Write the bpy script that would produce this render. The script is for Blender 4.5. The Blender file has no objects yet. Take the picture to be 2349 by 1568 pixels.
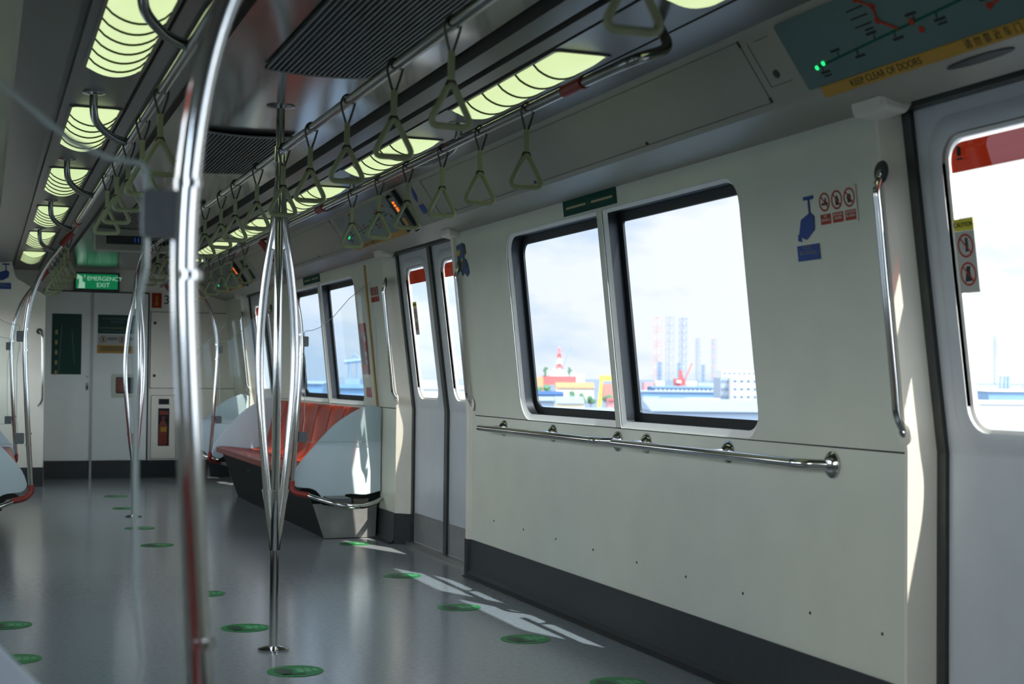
import bpy, bmesh, math, random
from mathutils import Vector as V, Matrix
random.seed(7)
S = bpy.context.scene
COL = S.collection
PI = math.pi

# ------------------------------------------------------------------ materials
def nodes(name):
    m = bpy.data.materials.new(name); m.use_nodes = True
    nt = m.node_tree; nt.nodes.clear()
    out = nt.nodes.new('ShaderNodeOutputMaterial')
    return m, nt, out
def mat(name, col, rough=.5, metal=0., var=.06, scale=8., bump=0., emit=None, es=0., spec=.5, stretch=None, coat=0., var2=None):
    m, nt, out = nodes(name); N = nt.nodes.new; L = nt.links.new
    b = N('ShaderNodeBsdfPrincipled'); L(b.outputs[0], out.inputs[0])
    tc = N('ShaderNodeTexCoord'); mp = N('ShaderNodeMapping'); L(tc.outputs['Object'], mp.inputs[0])
    if stretch: mp.inputs['Scale'].default_value = stretch
    nz = N('ShaderNodeTexNoise'); nz.inputs['Scale'].default_value = scale; nz.inputs['Detail'].default_value = 4
    L(mp.outputs[0], nz.inputs['Vector'])
    cr = N('ShaderNodeValToRGB'); cr.color_ramp.elements[0].position = .3; cr.color_ramp.elements[1].position = .7
    c2 = var2 if var2 else tuple(min(1, c*(1+var)) for c in col)
    c1 = col if var2 else tuple(c*(1-var) for c in col)
    cr.color_ramp.elements[0].color = (*c1, 1); cr.color_ramp.elements[1].color = (*c2, 1)
    L(nz.outputs[0], cr.inputs[0]); L(cr.outputs[0], b.inputs['Base Color'])
    b.inputs['Roughness'].default_value = rough; b.inputs['Metallic'].default_value = metal
    b.inputs['Specular IOR Level'].default_value = spec; b.inputs['Coat Weight'].default_value = coat
    if bump:
        bp = N('ShaderNodeBump'); bp.inputs['Strength'].default_value = bump; bp.inputs['Distance'].default_value = .01
        L(nz.outputs[0], bp.inputs['Height']); L(bp.outputs[0], b.inputs['Normal'])
    if emit:
        b.inputs['Emission Color'].default_value = (*emit, 1); b.inputs['Emission Strength'].default_value = es
    return m
def glass(name, tint=(1, 1, 1), graze=None, refl=1.0, dirt=0.0, rough=0.0, dscale=3.):
    """thin pane: see-through with a Fresnel reflection and a light film of dust"""
    m, nt, out = nodes(name); N = nt.nodes.new; L = nt.links.new
    tr = N('ShaderNodeBsdfTransparent'); gl = N('ShaderNodeBsdfGlossy'); gl.inputs['Roughness'].default_value = rough
    lw = N('ShaderNodeLayerWeight'); lw.inputs[0].default_value = .5
    mx = N('ShaderNodeMix'); mx.data_type = 'RGBA'
    mx.inputs[6].default_value = (*tint, 1); mx.inputs[7].default_value = (*(graze or tint), 1)
    pw = N('ShaderNodeMath'); pw.operation = 'POWER'; pw.inputs[1].default_value = 4; L(lw.outputs['Facing'], pw.inputs[0]); L(pw.outputs[0], mx.inputs[0]); L(mx.outputs[2], tr.inputs[0])
    fr = N('ShaderNodeFresnel'); fr.inputs[0].default_value = 1.45
    mu = N('ShaderNodeMath'); mu.operation = 'MULTIPLY'; mu.inputs[1].default_value = refl; L(fr.outputs[0], mu.inputs[0])
    ms = N('ShaderNodeMixShader'); L(mu.outputs[0], ms.inputs[0]); L(tr.outputs[0], ms.inputs[1]); L(gl.outputs[0], ms.inputs[2])
    last = ms
    if dirt:
        df = N('ShaderNodeBsdfTranslucent'); df.inputs[0].default_value = (.9, .92, .95, 1)
        tc = N('ShaderNodeTexCoord'); nz = N('ShaderNodeTexNoise'); nz.inputs['Scale'].default_value = dscale
        L(tc.outputs['Object'], nz.inputs['Vector'])
        mr = N('ShaderNodeMapRange'); mr.inputs['To Min'].default_value = dirt*.6; mr.inputs['To Max'].default_value = dirt*1.4
        L(nz.outputs[0], mr.inputs[0])
        m2 = N('ShaderNodeMixShader'); L(mr.outputs[0], m2.inputs[0]); L(ms.outputs[0], m2.inputs[1]); L(df.outputs[0], m2.inputs[2]); last = m2
    L(last.outputs[0], out.inputs[0])
    return m

M = {}
M['endp'] = mat('brightened_end_door', (.86, .88, .85), .35, var=.02)  # leaf paint lightened to stand in for light missing at the far end
M['endc'] = mat('brightened_end_wall', (.85, .81, .70), .35, var=.02)  # cream moulding colour lightened to make up for the dim far end
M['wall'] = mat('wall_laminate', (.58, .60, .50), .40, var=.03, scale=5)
M['cream'] = mat('cream_moulding', (.68, .65, .55), .35, var=.03)
M['rim'] = mat('window_rim_paint', (.84, .83, .78), .33, var=.02)
M['door'] = mat('door_paint', (.50, .53, .54), .33, var=.03)
M['black'] = mat('black_rubber', (.006, .007, .007), .5, var=.2, scale=30)
M['seal'] = mat('door_seal_rubber', (.03, .033, .03), .4, var=.2, scale=20)
M['chrome'] = mat('stainless_steel', (.56, .56, .54), .11, 1., var=.03, scale=40)
M['railsteel'] = mat('shaded_rail_steel', (.30, .30, .28), .16, 1., var=.05, scale=40)  # stainless steel darkened to imitate the dark ceiling it reflects
M['brushed'] = mat('brushed_steel', (.42, .41, .38), .35, 1., var=.1, scale=20, stretch=(1, 1, 12))
M['floor'] = mat('floor_rubber', (.22, .245, .255), .18, var=.10, scale=45, bump=.03, spec=.6)
M['kick'] = mat('skirting_vinyl', (.026, .030, .033), .45, var=.12, scale=60, spec=.3)
M['duct'] = mat('ceiling_gloss_metal', (.23, .228, .215), .15, .8, var=.04, scale=6, bump=.05, stretch=(1, .15, 1))
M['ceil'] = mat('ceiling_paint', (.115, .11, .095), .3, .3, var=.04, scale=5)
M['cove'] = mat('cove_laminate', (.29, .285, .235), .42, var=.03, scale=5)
M['dark'] = mat('dark_recess', (.02, .021, .02), .6, var=.2)
M['grille'] = mat('grille_slats', (.22, .22, .205), .4, .4, var=.1)
M['panel'] = mat('seat_end_blue', (.53, .63, .66), .36, var=.02)
M['bench'] = mat('bench_base_plastic', (.011, .012, .012), .55, var=.15, spec=.15)
M['benchend'] = mat('bench_end_steel', (.30, .30, .29), .35, .5, var=.08, scale=15)
M['red'] = mat('red_seat_plastic', (.27, .014, .007), .32, var=.1, scale=3.2, stretch=(1, 3, .5), var2=(.38, .05, .012), coat=.0, spec=.35)
M['redlip'] = mat('red_seat_edge', (.20, .035, .025), .3, var=.15, scale=12)
M['sleeve'] = mat('red_plastic_sleeve', (.24, .022, .012), .45, var=.15, scale=30)
M['strap'] = mat('strap_plastic', (.25, .27, .14), .5, var=.08, scale=30)
M['wire'] = mat('dark_strap_metal', (.05, .045, .03), .35, .6, var=.1)
M['lamp'] = mat('lamp_diffuser', (.5, .55, .35), .5, emit=(.74, .89, .45), es=.92)
M['bar'] = mat('lamp_louvre', (.07, .08, .03), .5)
M['lampbox'] = mat('lamp_trough_paint', (.13, .12, .10), .3, .3)
M['teal'] = mat('map_teal_print', (.075, .135, .135), .3, var=.03)
M['yellow'] = mat('yellow_print', (.42, .23, .015), .4, var=.05)
M['inkg'] = mat('green_ink', (.0, .07, .035), .4, spec=.15)
M['inkr'] = mat('red_ink', (.35, .035, .015), .4, spec=.15)
M['inkk'] = mat('dark_ink', (.02, .025, .022), .4, spec=.15)
M['inkb'] = mat('blue_ink', (.02, .06, .25), .4, spec=.15)
M['white'] = mat('white_print', (.6, .6, .55), .45, spec=.15, var=.02)
M['green'] = mat('dark_green_sticker', (.003, .05, .036), .6, var=.06, spec=.12)
M['bronze'] = mat('gold_print', (.30, .26, .12), .4)
M['fgreen'] = mat('floor_sticker_green', (.01, .19, .045), .45, var=.15, scale=60)
M['fgreend'] = mat('floor_sticker_ink', (.006, .05, .02), .45)
M['fgreenl'] = mat('floor_sticker_light', (.10, .34, .16), .45)
M['ledg'] = mat('led_green', (0, .3, .1), .5, emit=(.02, 1., .25), es=1.2)
M['ledo'] = mat('led_orange', (.3, .1, 0), .5, emit=(1., .16, .01), es=1.3)
M['ledb'] = mat('led_blue', (0, .05, .2), .5, emit=(.01, .07, .5), es=.5)
M['screen'] = mat('display_black', (.008, .009, .012), .2)
M['exit'] = mat('exit_sign_green', (0, .2, .08), .4, emit=(.0, .16, .055), es=.8)
M['exitw'] = mat('exit_sign_white', (.5, .6, .5), .4, emit=(.35, .6, .45), es=.7)
M['glassbay'] = glass('bay_window_glass', (.80, .83, .865), (.30, .52, .76), .07, dirt=.004)
M['glassdoor'] = glass('door_window_glass', (.99, .99, .99), (.97, .98, .99), .05, dirt=.004)
M['screenglass'] = glass('draught_screen_glass', (.93, .96, .95), (.85, .92, .90), .55, dirt=.004)
M['glassedge'] = mat('glass_edge', (.35, .42, .38), .15, var=.02, spec=.8)
M['clip'] = mat('glass_clip', (.11, .125, .125), .35, .3, var=.1, scale=40)
M['redband'] = glass('red_window_film', (.17, .014, .005), (.14, .012, .004), .1, dirt=.0)
M['paper'] = mat('sticker_paper', (.42, .44, .40), .5, var=.02)
M['yel2'] = mat('sticker_yellow', (.62, .56, .02), .5, var=.03)
M['exb'] = mat('outdoor_white_paint', (.42, .42, .41), .7, var=.04, scale=.3)
M['exg'] = mat('outdoor_grey_paint', (.22, .25, .28), .7, var=.05, scale=.2)
M['exwin'] = mat('outdoor_window_glass', (.07, .10, .15), .3, var=.1, scale=.5)
M['exblue'] = mat('blue_metal_roof', (.09, .17, .27), .6, var=.06, scale=.1)
M['exblued'] = mat('deep_blue_roof', (.02, .07, .18), .6, var=.1, scale=.1)
M['exroof'] = mat('pale_metal_roof', (.20, .245, .30), .6, var=.05, scale=.1)
M['exterra'] = mat('orange_tile_roof', (.50, .19, .08), .7, var=.08, scale=.3)
M['excream'] = mat('cream_facade', (.55, .46, .30), .7, var=.04, scale=.3)
M['exred'] = mat('red_rig_paint', (.36, .07, .06), .6, var=.1, scale=.1)
M['exlr'] = mat('pink_lattice_paint', (.42, .17, .16), .6, var=.05, scale=.1)
M['exlat'] = mat('hazed_lattice_paint', (.15, .21, .30), .6, var=.06, scale=.1)  # steel colour tinted grey-blue to imitate distant haze
M['exyel'] = mat('yellow_crane_paint', (.55, .40, .04), .6, var=.06, scale=.2)
M['extree'] = mat('tree_foliage', (.05, .12, .06), .8, var=.4, scale=.6)
M['extrunk'] = mat('tree_bark', (.10, .07, .05), .8)
M['exgnd'] = mat('industrial_ground', (.11, .14, .17), .9, var=.25, scale=.01)
M['exbrown'] = mat('rust_steel', (.30, .13, .10), .7, var=.1, scale=.1)
M['extra'] = mat('concrete_viaduct', (.35, .35, .34), .8, var=.1, scale=1)

# ------------------------------------------------------------------ geometry helpers
class MB:
    def __init__(s): s.v = []; s.f = []
    def add(s, vs, fs):
        o = len(s.v); s.v += [V(a) for a in vs]; s.f += [tuple(i+o for i in f) for f in fs]; return s
    def box(s, x0, x1, y0, y1, z0, z1):
        return s.add([(x, y, z) for z in (z0, z1) for y in (y0, y1) for x in (x0, x1)],
                     [(0, 2, 3, 1), (4, 5, 7, 6), (0, 1, 5, 4), (2, 6, 7, 3), (0, 4, 6, 2), (1, 3, 7, 5)])
    def fbox(s, F, x0, x1, y0, y1, z0, z1):
        b = MB().box(x0, x1, y0, y1, z0, z1); return s.add([F @ a for a in b.v], b.f)
    def tube(s, pts, r, n=12, cap=True, closed=False):
        pts = [V(p) for p in pts]; k = len(pts); rs = r if isinstance(r, (list, tuple)) else [r]*k
        def tan(i):
            if closed: return (pts[(i+1) % k]-pts[i-1]).normalized()
            return (pts[min(i+1, k-1)]-pts[max(i-1, 0)]).normalized()
        t = tan(0); a = V((0, 0, 1)) if abs(t.z) < .9 else V((1, 0, 0)); u = t.cross(a).normalized(); vs = []
        for i in range(k):
            t2 = tan(i); u = (u-t2*u.dot(t2)).normalized(); w = t2.cross(u)
            vs += [pts[i]+(u*math.cos(2*PI*j/n)+w*math.sin(2*PI*j/n))*rs[i] for j in range(n)]
        fs = []
        for i in range(k if closed else k-1):
            a0, b0 = i*n, ((i+1) % k)*n
            fs += [(a0+j, a0+(j+1) % n, b0+(j+1) % n, b0+j) for j in range(n)]
        if cap and not closed: fs += [tuple(range(n))[::-1], tuple(range((k-1)*n, k*n))]
        return s.add(vs, fs)
    def cyl(s, a, b, r, n=20): return s.tube([a, b], r, n)
    def lathe(s, base, axis, prof, n=24):
        base = V(base); ax = V(axis).normalized(); a = V((0, 0, 1)) if abs(ax.z) < .9 else V((1, 0, 0))
        u = ax.cross(a).normalized(); w = ax.cross(u); vs = []
        for r, h in prof: vs += [base+ax*h+(u*math.cos(2*PI*j/n)+w*math.sin(2*PI*j/n))*r for j in range(n)]
        fs = [(i*n+j, i*n+(j+1) % n, (i+1)*n+(j+1) % n, (i+1)*n+j) for i in range(len(prof)-1) for j in range(n)]
        fs += [tuple(range(n))[::-1], tuple(range((len(prof)-1)*n, len(prof)*n))]
        return s.add(vs, fs)
    def ball(s, c, r, n=12, m=8, sq=(1, 1, 1)):
        prof = [(max(.001, r*math.sin(PI*i/m)), -r*math.cos(PI*i/m)) for i in range(m+1)]
        b = MB().lathe((0, 0, 0), (0, 0, 1), prof, n)
        return s.add([V(c)+V((p.x*sq[0], p.y*sq[1], p.z*sq[2])) for p in b.v], b.f)
    def prism(s, poly, d0, d1):
        """poly: points (3D); d0,d1: offset vectors of the two caps"""
        n = len(poly); d0, d1 = V(d0), V(d1)
        return s.add([V(p)+d0 for p in poly]+[V(p)+d1 for p in poly],
                     [tuple(range(n))[::-1], tuple(range(n, 2*n))]+[(i, (i+1) % n, n+(i+1) % n, n+i) for i in range(n)])
    def loft(s, loops, closed=True, cap=False):
        n = len(loops[0]); vs = [p for l in loops for p in l]
        fs = [(i*n+j, i*n+(j+1) % n, (i+1)*n+(j+1) % n, (i+1)*n+j) for i in range(len(loops)-1) for j in range(n if closed else n-1)]
        if cap: fs += [tuple(range(n))[::-1], tuple(range((len(loops)-1)*n, len(loops)*n))]
        return s.add(vs, fs)
    def build(s, name, m, parent=None, smooth=True, recalc=True, bevel=0.):
        off = root_loc(parent)
        me = bpy.data.meshes.new(name); me.from_pydata([tuple(p-off) for p in s.v], [], s.f)
        bm = bmesh.new(); bm.from_mesh(me)
        if recalc: bmesh.ops.recalc_face_normals(bm, faces=bm.faces)
        bm.to_mesh(me); bm.free()
        me.materials.append(M[m] if isinstance(m, str) else m)
        if smooth:
            for p in me.polygons: p.use_smooth = True
            me.set_sharp_from_angle(angle=math.radians(38))
        o = bpy.data.objects.new(name, me); COL.objects.link(o)
        if parent: o.parent = parent
        if bevel:
            b = o.modifiers.new('bevel', 'BEVEL'); b.width = bevel; b.segments = 2; b.limit_method = 'ANGLE'
        return o
def root_loc(p):
    l = V((0, 0, 0))
    while p: l = l+V(p.location); p = p.parent
    return l
def tag(o, label, cat, group=None):
    o['label'] = label; o['category'] = cat
    if group: o['group'] = group
    return o
def thing(name, loc, label, cat, group=None):
    o = bpy.data.objects.new(name, None); o.empty_display_size = .1; COL.objects.link(o); o.location = loc
    return tag(o, label, cat, group)
def struct(o): o['kind'] = 'structure'; return o
def sempty(name, loc):
    o = bpy.data.objects.new(name, None); o.empty_display_size = .1; COL.objects.link(o); o.location = loc; return struct(o)
def copy_tree(o, parent=None):
    c = o.copy(); COL.objects.link(c); c.parent = parent
    for ch in list(o.children): copy_tree(ch, c)
    return c
def fillet(pts, rad, n=6):
    pts = [V(p) for p in pts]; out = [pts[0]]
    for i in range(1, len(pts)-1):
        a, b, c = pts[i-1], pts[i], pts[i+1]; r = rad[i-1] if isinstance(rad, (list, tuple)) else rad
        d1 = (a-b); d2 = (c-b); l = min(r, d1.length*.49, d2.length*.49); p = b+d1.normalized()*l; q = b+d2.normalized()*l
        for k in range(n+1):
            t = k/n; out.append(p*(1-t)**2+b*2*t*(1-t)+q*t*t)
    out.append(pts[-1]); return out
def smooth_path(pts, n=5):
    pts = [V(p) for p in pts]; out = []
    for i in range(len(pts)-1):
        p0, p1, p2, p3 = pts[max(i-1, 0)], pts[i], pts[i+1], pts[min(i+2, len(pts)-1)]
        for k in range(n):
            t = k/n; out.append(.5*((2*p1)+(p2-p0)*t+(2*p0-5*p1+4*p2-p3)*t*t+(3*p1-p0-3*p2+p3)*t**3))
    out.append(pts[-1]); return out
def rrect(a0, a1, b0, b1, r, n=6):
    """rounded rectangle in 2D; r = radius or 4 radii (a0b0, a1b0, a1b1, a0b1)"""
    rs = r if isinstance(r, (list, tuple)) else [r]*4; out = []
    for (ca, cb, st), rr in zip(((a0, b0, PI), (a1, b0, 1.5*PI), (a1, b1, 0), (a0, b1, .5*PI)), rs):
        sa = 1 if ca == a0 else -1; sb = 1 if cb == b0 else -1
        for k in range(n+1):
            an = st+k*PI/2/n; out.append((ca+sa*rr+rr*math.cos(an), cb+sb*rr+rr*math.sin(an)))
    return out
def holed(outer, holes, th):
    """flat plate with holes (2D curve fill) -> MB in local xy, thickness 0..th in z"""
    cu = bpy.data.curves.new('tmp', 'CURVE'); cu.dimensions = '2D'; cu.fill_mode = 'BOTH'; cu.extrude = th/2
    for loop in [outer]+holes:
        sp = cu.splines.new('POLY'); sp.points.add(len(loop)-1); sp.use_cyclic_u = True
        for p, (x, y) in zip(sp.points, loop): p.co = (x, y, 0, 1)
    o = bpy.data.objects.new('tmp', cu); COL.objects.link(o)
    me = bpy.data.meshes.new_from_object(o.evaluated_get(bpy.context.evaluated_depsgraph_get()))
    mb = MB(); mb.v = [V((v.co.x, v.co.y, v.co.z+th/2)) for v in me.vertices]; mb.f = [tuple(p.vertices) for p in me.polygons]
    bpy.data.objects.remove(o); bpy.data.curves.remove(cu); bpy.data.meshes.remove(me)
    return mb
def frame(o, xd, up):
    x = V(xd).normalized(); u = V(up).normalized(); z = x.cross(u).normalized(); u = z.cross(x)
    return Matrix.Translation(V(o)) @ Matrix((x, u, z)).transposed().to_4x4()
def text(s, size, F, m, parent, name='lettering', align='CENTER', zoff=.002, space=1.):
    cu = bpy.data.curves.new(name, 'FONT'); cu.body = s; cu.size = size; cu.extrude = .0004; cu.align_x = align; cu.align_y = 'CENTER'
    cu.space_character = space; cu.materials.append(M[m])
    tmp = bpy.data.objects.new('tmp', cu); COL.objects.link(tmp)
    me = bpy.data.meshes.new_from_object(tmp.evaluated_get(bpy.context.evaluated_depsgraph_get())); me.name = name
    bpy.data.objects.remove(tmp); bpy.data.curves.remove(cu)
    o = bpy.data.objects.new(name, me); COL.objects.link(o)
    if parent: o.parent = parent
    o.matrix_local = Matrix.Translation(-root_loc(parent)) @ F @ Matrix.Translation((0, 0, zoff))
    return o
def plate(F, parts, parent):
    """stack of thin printed shapes in the frame F. parts: (name, material, z, thickness, [shapes])"""
    for name, m, z, th, shapes in parts:
        mb = MB()
        for sh in shapes:
            k = sh[0]
            if k == 'r': mb.fbox(F, sh[1], sh[2], sh[3], sh[4], z, z+th)
            elif k == 'rr': mb.prism([F @ V((a, b, z)) for a, b in rrect(*sh[1:5], sh[5], 4)], (0, 0, 0), (F.to_3x3() @ V((0, 0, th))))
            elif k == 'c': mb.prism([F @ V((sh[1]+sh[3]*math.cos(a*PI/12), sh[2]+(sh[4] if len(sh) > 4 else sh[3])*math.sin(a*PI/12), z)) for a in range(24)], (0, 0, 0), (F.to_3x3() @ V((0, 0, th))))
            elif k == 'ring':
                x, y, r0, r1 = sh[1:5]; L = []
                for r, zz in ((r0, z), (r0, z+th), (r1, z+th), (r1, z)): L.append([F @ V((x+r*math.cos(a*PI/12), y+r*math.sin(a*PI/12), zz)) for a in range(24)])
                mb.loft(L)
            elif k == 'p': mb.prism([F @ V((a, b, z)) for a, b in sh[1]], (0, 0, 0), (F.to_3x3() @ V((0, 0, th))))
            elif k == 'l':
                (x0, y0), (x1, y1), w = sh[1:4]; d = V((x1-x0, y1-y0, 0)); nrm = V((-d.y, d.x, 0)).normalized()*w/2
                mb.prism([F @ (V((x0, y0, z))-nrm), F @ (V((x1, y1, z))-nrm), F @ (V((x1, y1, z))+nrm), F @ (V((x0, y0, z))+nrm)], (0, 0, 0), (F.to_3x3() @ V((0, 0, th))))
        mb.build(name, m, parent, smooth=False)

# ------------------------------------------------------------------ carriage cross-section
def Xw(z): return 1.45 if z <= .89 else 1.45-(z-.89)*.1111          # side wall
def Xd(z): return 1.545 if z <= .89 else 1.545-(z-.89)*.13            # door leaves
DC = [-2.70, 2.765, 8.235, 13.72]                                       # door centres
HO = .735                                                              # half opening
RD = [.8, .76, .815, .80]
Y0, Y1 = -1.6, 15.5
ORD = ['nearest', 'second', 'third', 'fourth', 'fifth', 'sixth', 'seventh', 'eighth', 'ninth', 'tenth', 'eleventh', 'twelfth', 'thirteenth', 'fourteenth', 'fifteenth', 'sixteenth', 'seventeenth']

# floor
struct(MB().box(-1.62, 1.62, Y0, Y1+.1, -.06, 0).build('floor', 'floor', smooth=False))
# ceiling: painted strips, glossy centre duct, coves
prof = [(.38, 2.19), (.38, 2.225), (.425, 2.225), (.425, 2.172), (.50, 2.165), (.50, 2.2), (.535, 2.2), (.535, 2.165), (.585, 2.158), (.585, 2.18), (.60, 2.18), (.60, 2.158),
        (.835, 2.158), (.835, 2.19), (.86, 2.19), (.86, 2.165), (1.02, 2.15)]
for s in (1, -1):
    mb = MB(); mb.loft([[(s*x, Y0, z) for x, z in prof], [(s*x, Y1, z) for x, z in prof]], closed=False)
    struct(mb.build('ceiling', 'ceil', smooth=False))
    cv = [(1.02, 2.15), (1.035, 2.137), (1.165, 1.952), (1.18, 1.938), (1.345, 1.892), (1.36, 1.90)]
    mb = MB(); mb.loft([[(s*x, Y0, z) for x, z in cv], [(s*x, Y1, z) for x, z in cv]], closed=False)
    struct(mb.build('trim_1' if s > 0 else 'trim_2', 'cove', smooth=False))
dp = [(-.38, 2.19), (-.30, 2.194), (-.20, 2.190), (-.1, 2.186), (0, 2.184), (.1, 2.186), (.20, 2.190), (.30, 2.194), (.38, 2.19)]
struct(MB().loft([[(x, Y0, z) for x, z in dp], [(x, Y1, z) for x, z in dp]], closed=False).build('ceiling', 'duct'))
mb = MB().box(-1.34, 1.34, Y0-.1, Y1+.2, 2.27, 2.33)
for s in (1, -1): mb.prism([(s*1.43, Y0-.1, 1.915), (s*1.445, Y0-.1, 1.915), (s*1.345, Y0-.1, 2.33), (s*1.32, Y0-.1, 2.33)], (0, 0, 0), (0, Y1-Y0+.3, 0))
struct(mb.build('roof', 'extra', smooth=False))

# bays between the doors: (Ya, Yb, window spans)
bays = [(Y0, DC[1]-HO, [(-1.05, .06), (.15, 1.25)]), (DC[1]+RD[1], DC[2]-HO, [(4.39, 5.50), (5.59, 6.69)]),
        (DC[2]+RD[2], DC[3]-HO, [(9.88, 10.93), (11.02, 12.10)]), (DC[3]+RD[3], Y1, [])]
wn = 0
for s, side in ((1, 'right'), (-1, 'left')):
    for ya, yb, wins in bays:
        # lower panel with the small rivets' line, upper panel with window holes
        mb = MB().prism([(s*1.45, ya, 0), (s*1.45, yb, 0), (s*1.45, yb, .884), (s*1.45, ya, .884)], (0, 0, 0), (s*.03, 0, 0))
        struct(mb.build('wall_'+side, 'wall', smooth=False))
        mb = MB().prism([(s*1.462, ya, .88), (s*1.462, yb, .88), (s*1.462, yb, .892), (s*1.462, ya, .892)], (0, 0, 0), (s*.02, 0, 0))
        struct(mb.build('trim_3', 'dark', smooth=False))
        holes = []; spans = []
        for i, (a, b) in enumerate(wins):
            first = i == 0
            e = (.02, .03) if first else (.008, .03)
            R = .085; q = .006
            rr = [R, q, q, R] if first else [q, R, R, q]
            hole = rrect(a-e[0], b+e[1], .888, 1.815, [(R+.02 if x == R else x) for x in rr])
            blk = rrect(a, b, .918, 1.80, rr)
            inn = rrect(a+.036, b-.036, .954, 1.762, [(.06 if x == R else .012) for x in rr])
            holes.append(hole); spans.append((hole, blk, inn))
        p = holed([(ya, .89), (yb, .89), (yb, 1.90), (ya, 1.90)], holes, .03)
        mb = MB(); mb.add([(s*(Xw(v.y)+v.z), v.x, v.y) for v in p.v], p.f)
        struct(mb.build('wall_'+side, 'wall', smooth=False))
        for hole, blk, inn in spans:
            wn += 1
            yc = sum(p[0] for p in blk)/len(blk)
            W = sempty('window_%d' % wn, (s*1.45, yc, .9))
            def lp(l, dx): return [V((s*(Xw(z)+dx), y, z)) for y, z in l]
            MB().loft([lp(hole, -.002), lp(hole, .003), lp(blk, .014)]).build('window_rim', 'rim', W)
            MB().loft([lp(blk, .013), lp(blk, .062), lp(inn, .062), lp(inn, .072)]).build('window_gasket', 'black', W)
            gl = MB(); L = lp(blk, .068); gl.add(L, [tuple(range(len(L)))]); gl.build('window_glass', 'glassbay', W, smooth=False)
# tiny rivets in the near bay wall and skirting
t = thing('rivet_row', (1.45, 5.4, .337), 'row of small dark rivets along the lower near wall panel', 'rivets')
for y in (7.13, 6.69, 6.26, 5.82, 5.37, 4.93, 4.49, 4.05, 3.65): MB().lathe((1.4505, y, .337), (-1, 0, 0), [(.0055, 0), (.0055, .002), (.002, .003)], 10).build('rivet', 'kick', t)
bb = 0
for s, side in ((1, 'right'), (-1, 'left')):
    for ya, yb, w in bays:
        pr = [(1.449, .20), (1.443, .20), (1.440, .03), (1.425, .012), (1.395, .0015), (1.449, .0015)]
        mb = MB(); mb.loft([[(s*x, ya, z) for x, z in pr], [(s*x, yb, z) for x, z in pr]], closed=True, cap=True)
        struct(mb.build('baseboard_'+side, 'kick', smooth=False))

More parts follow.
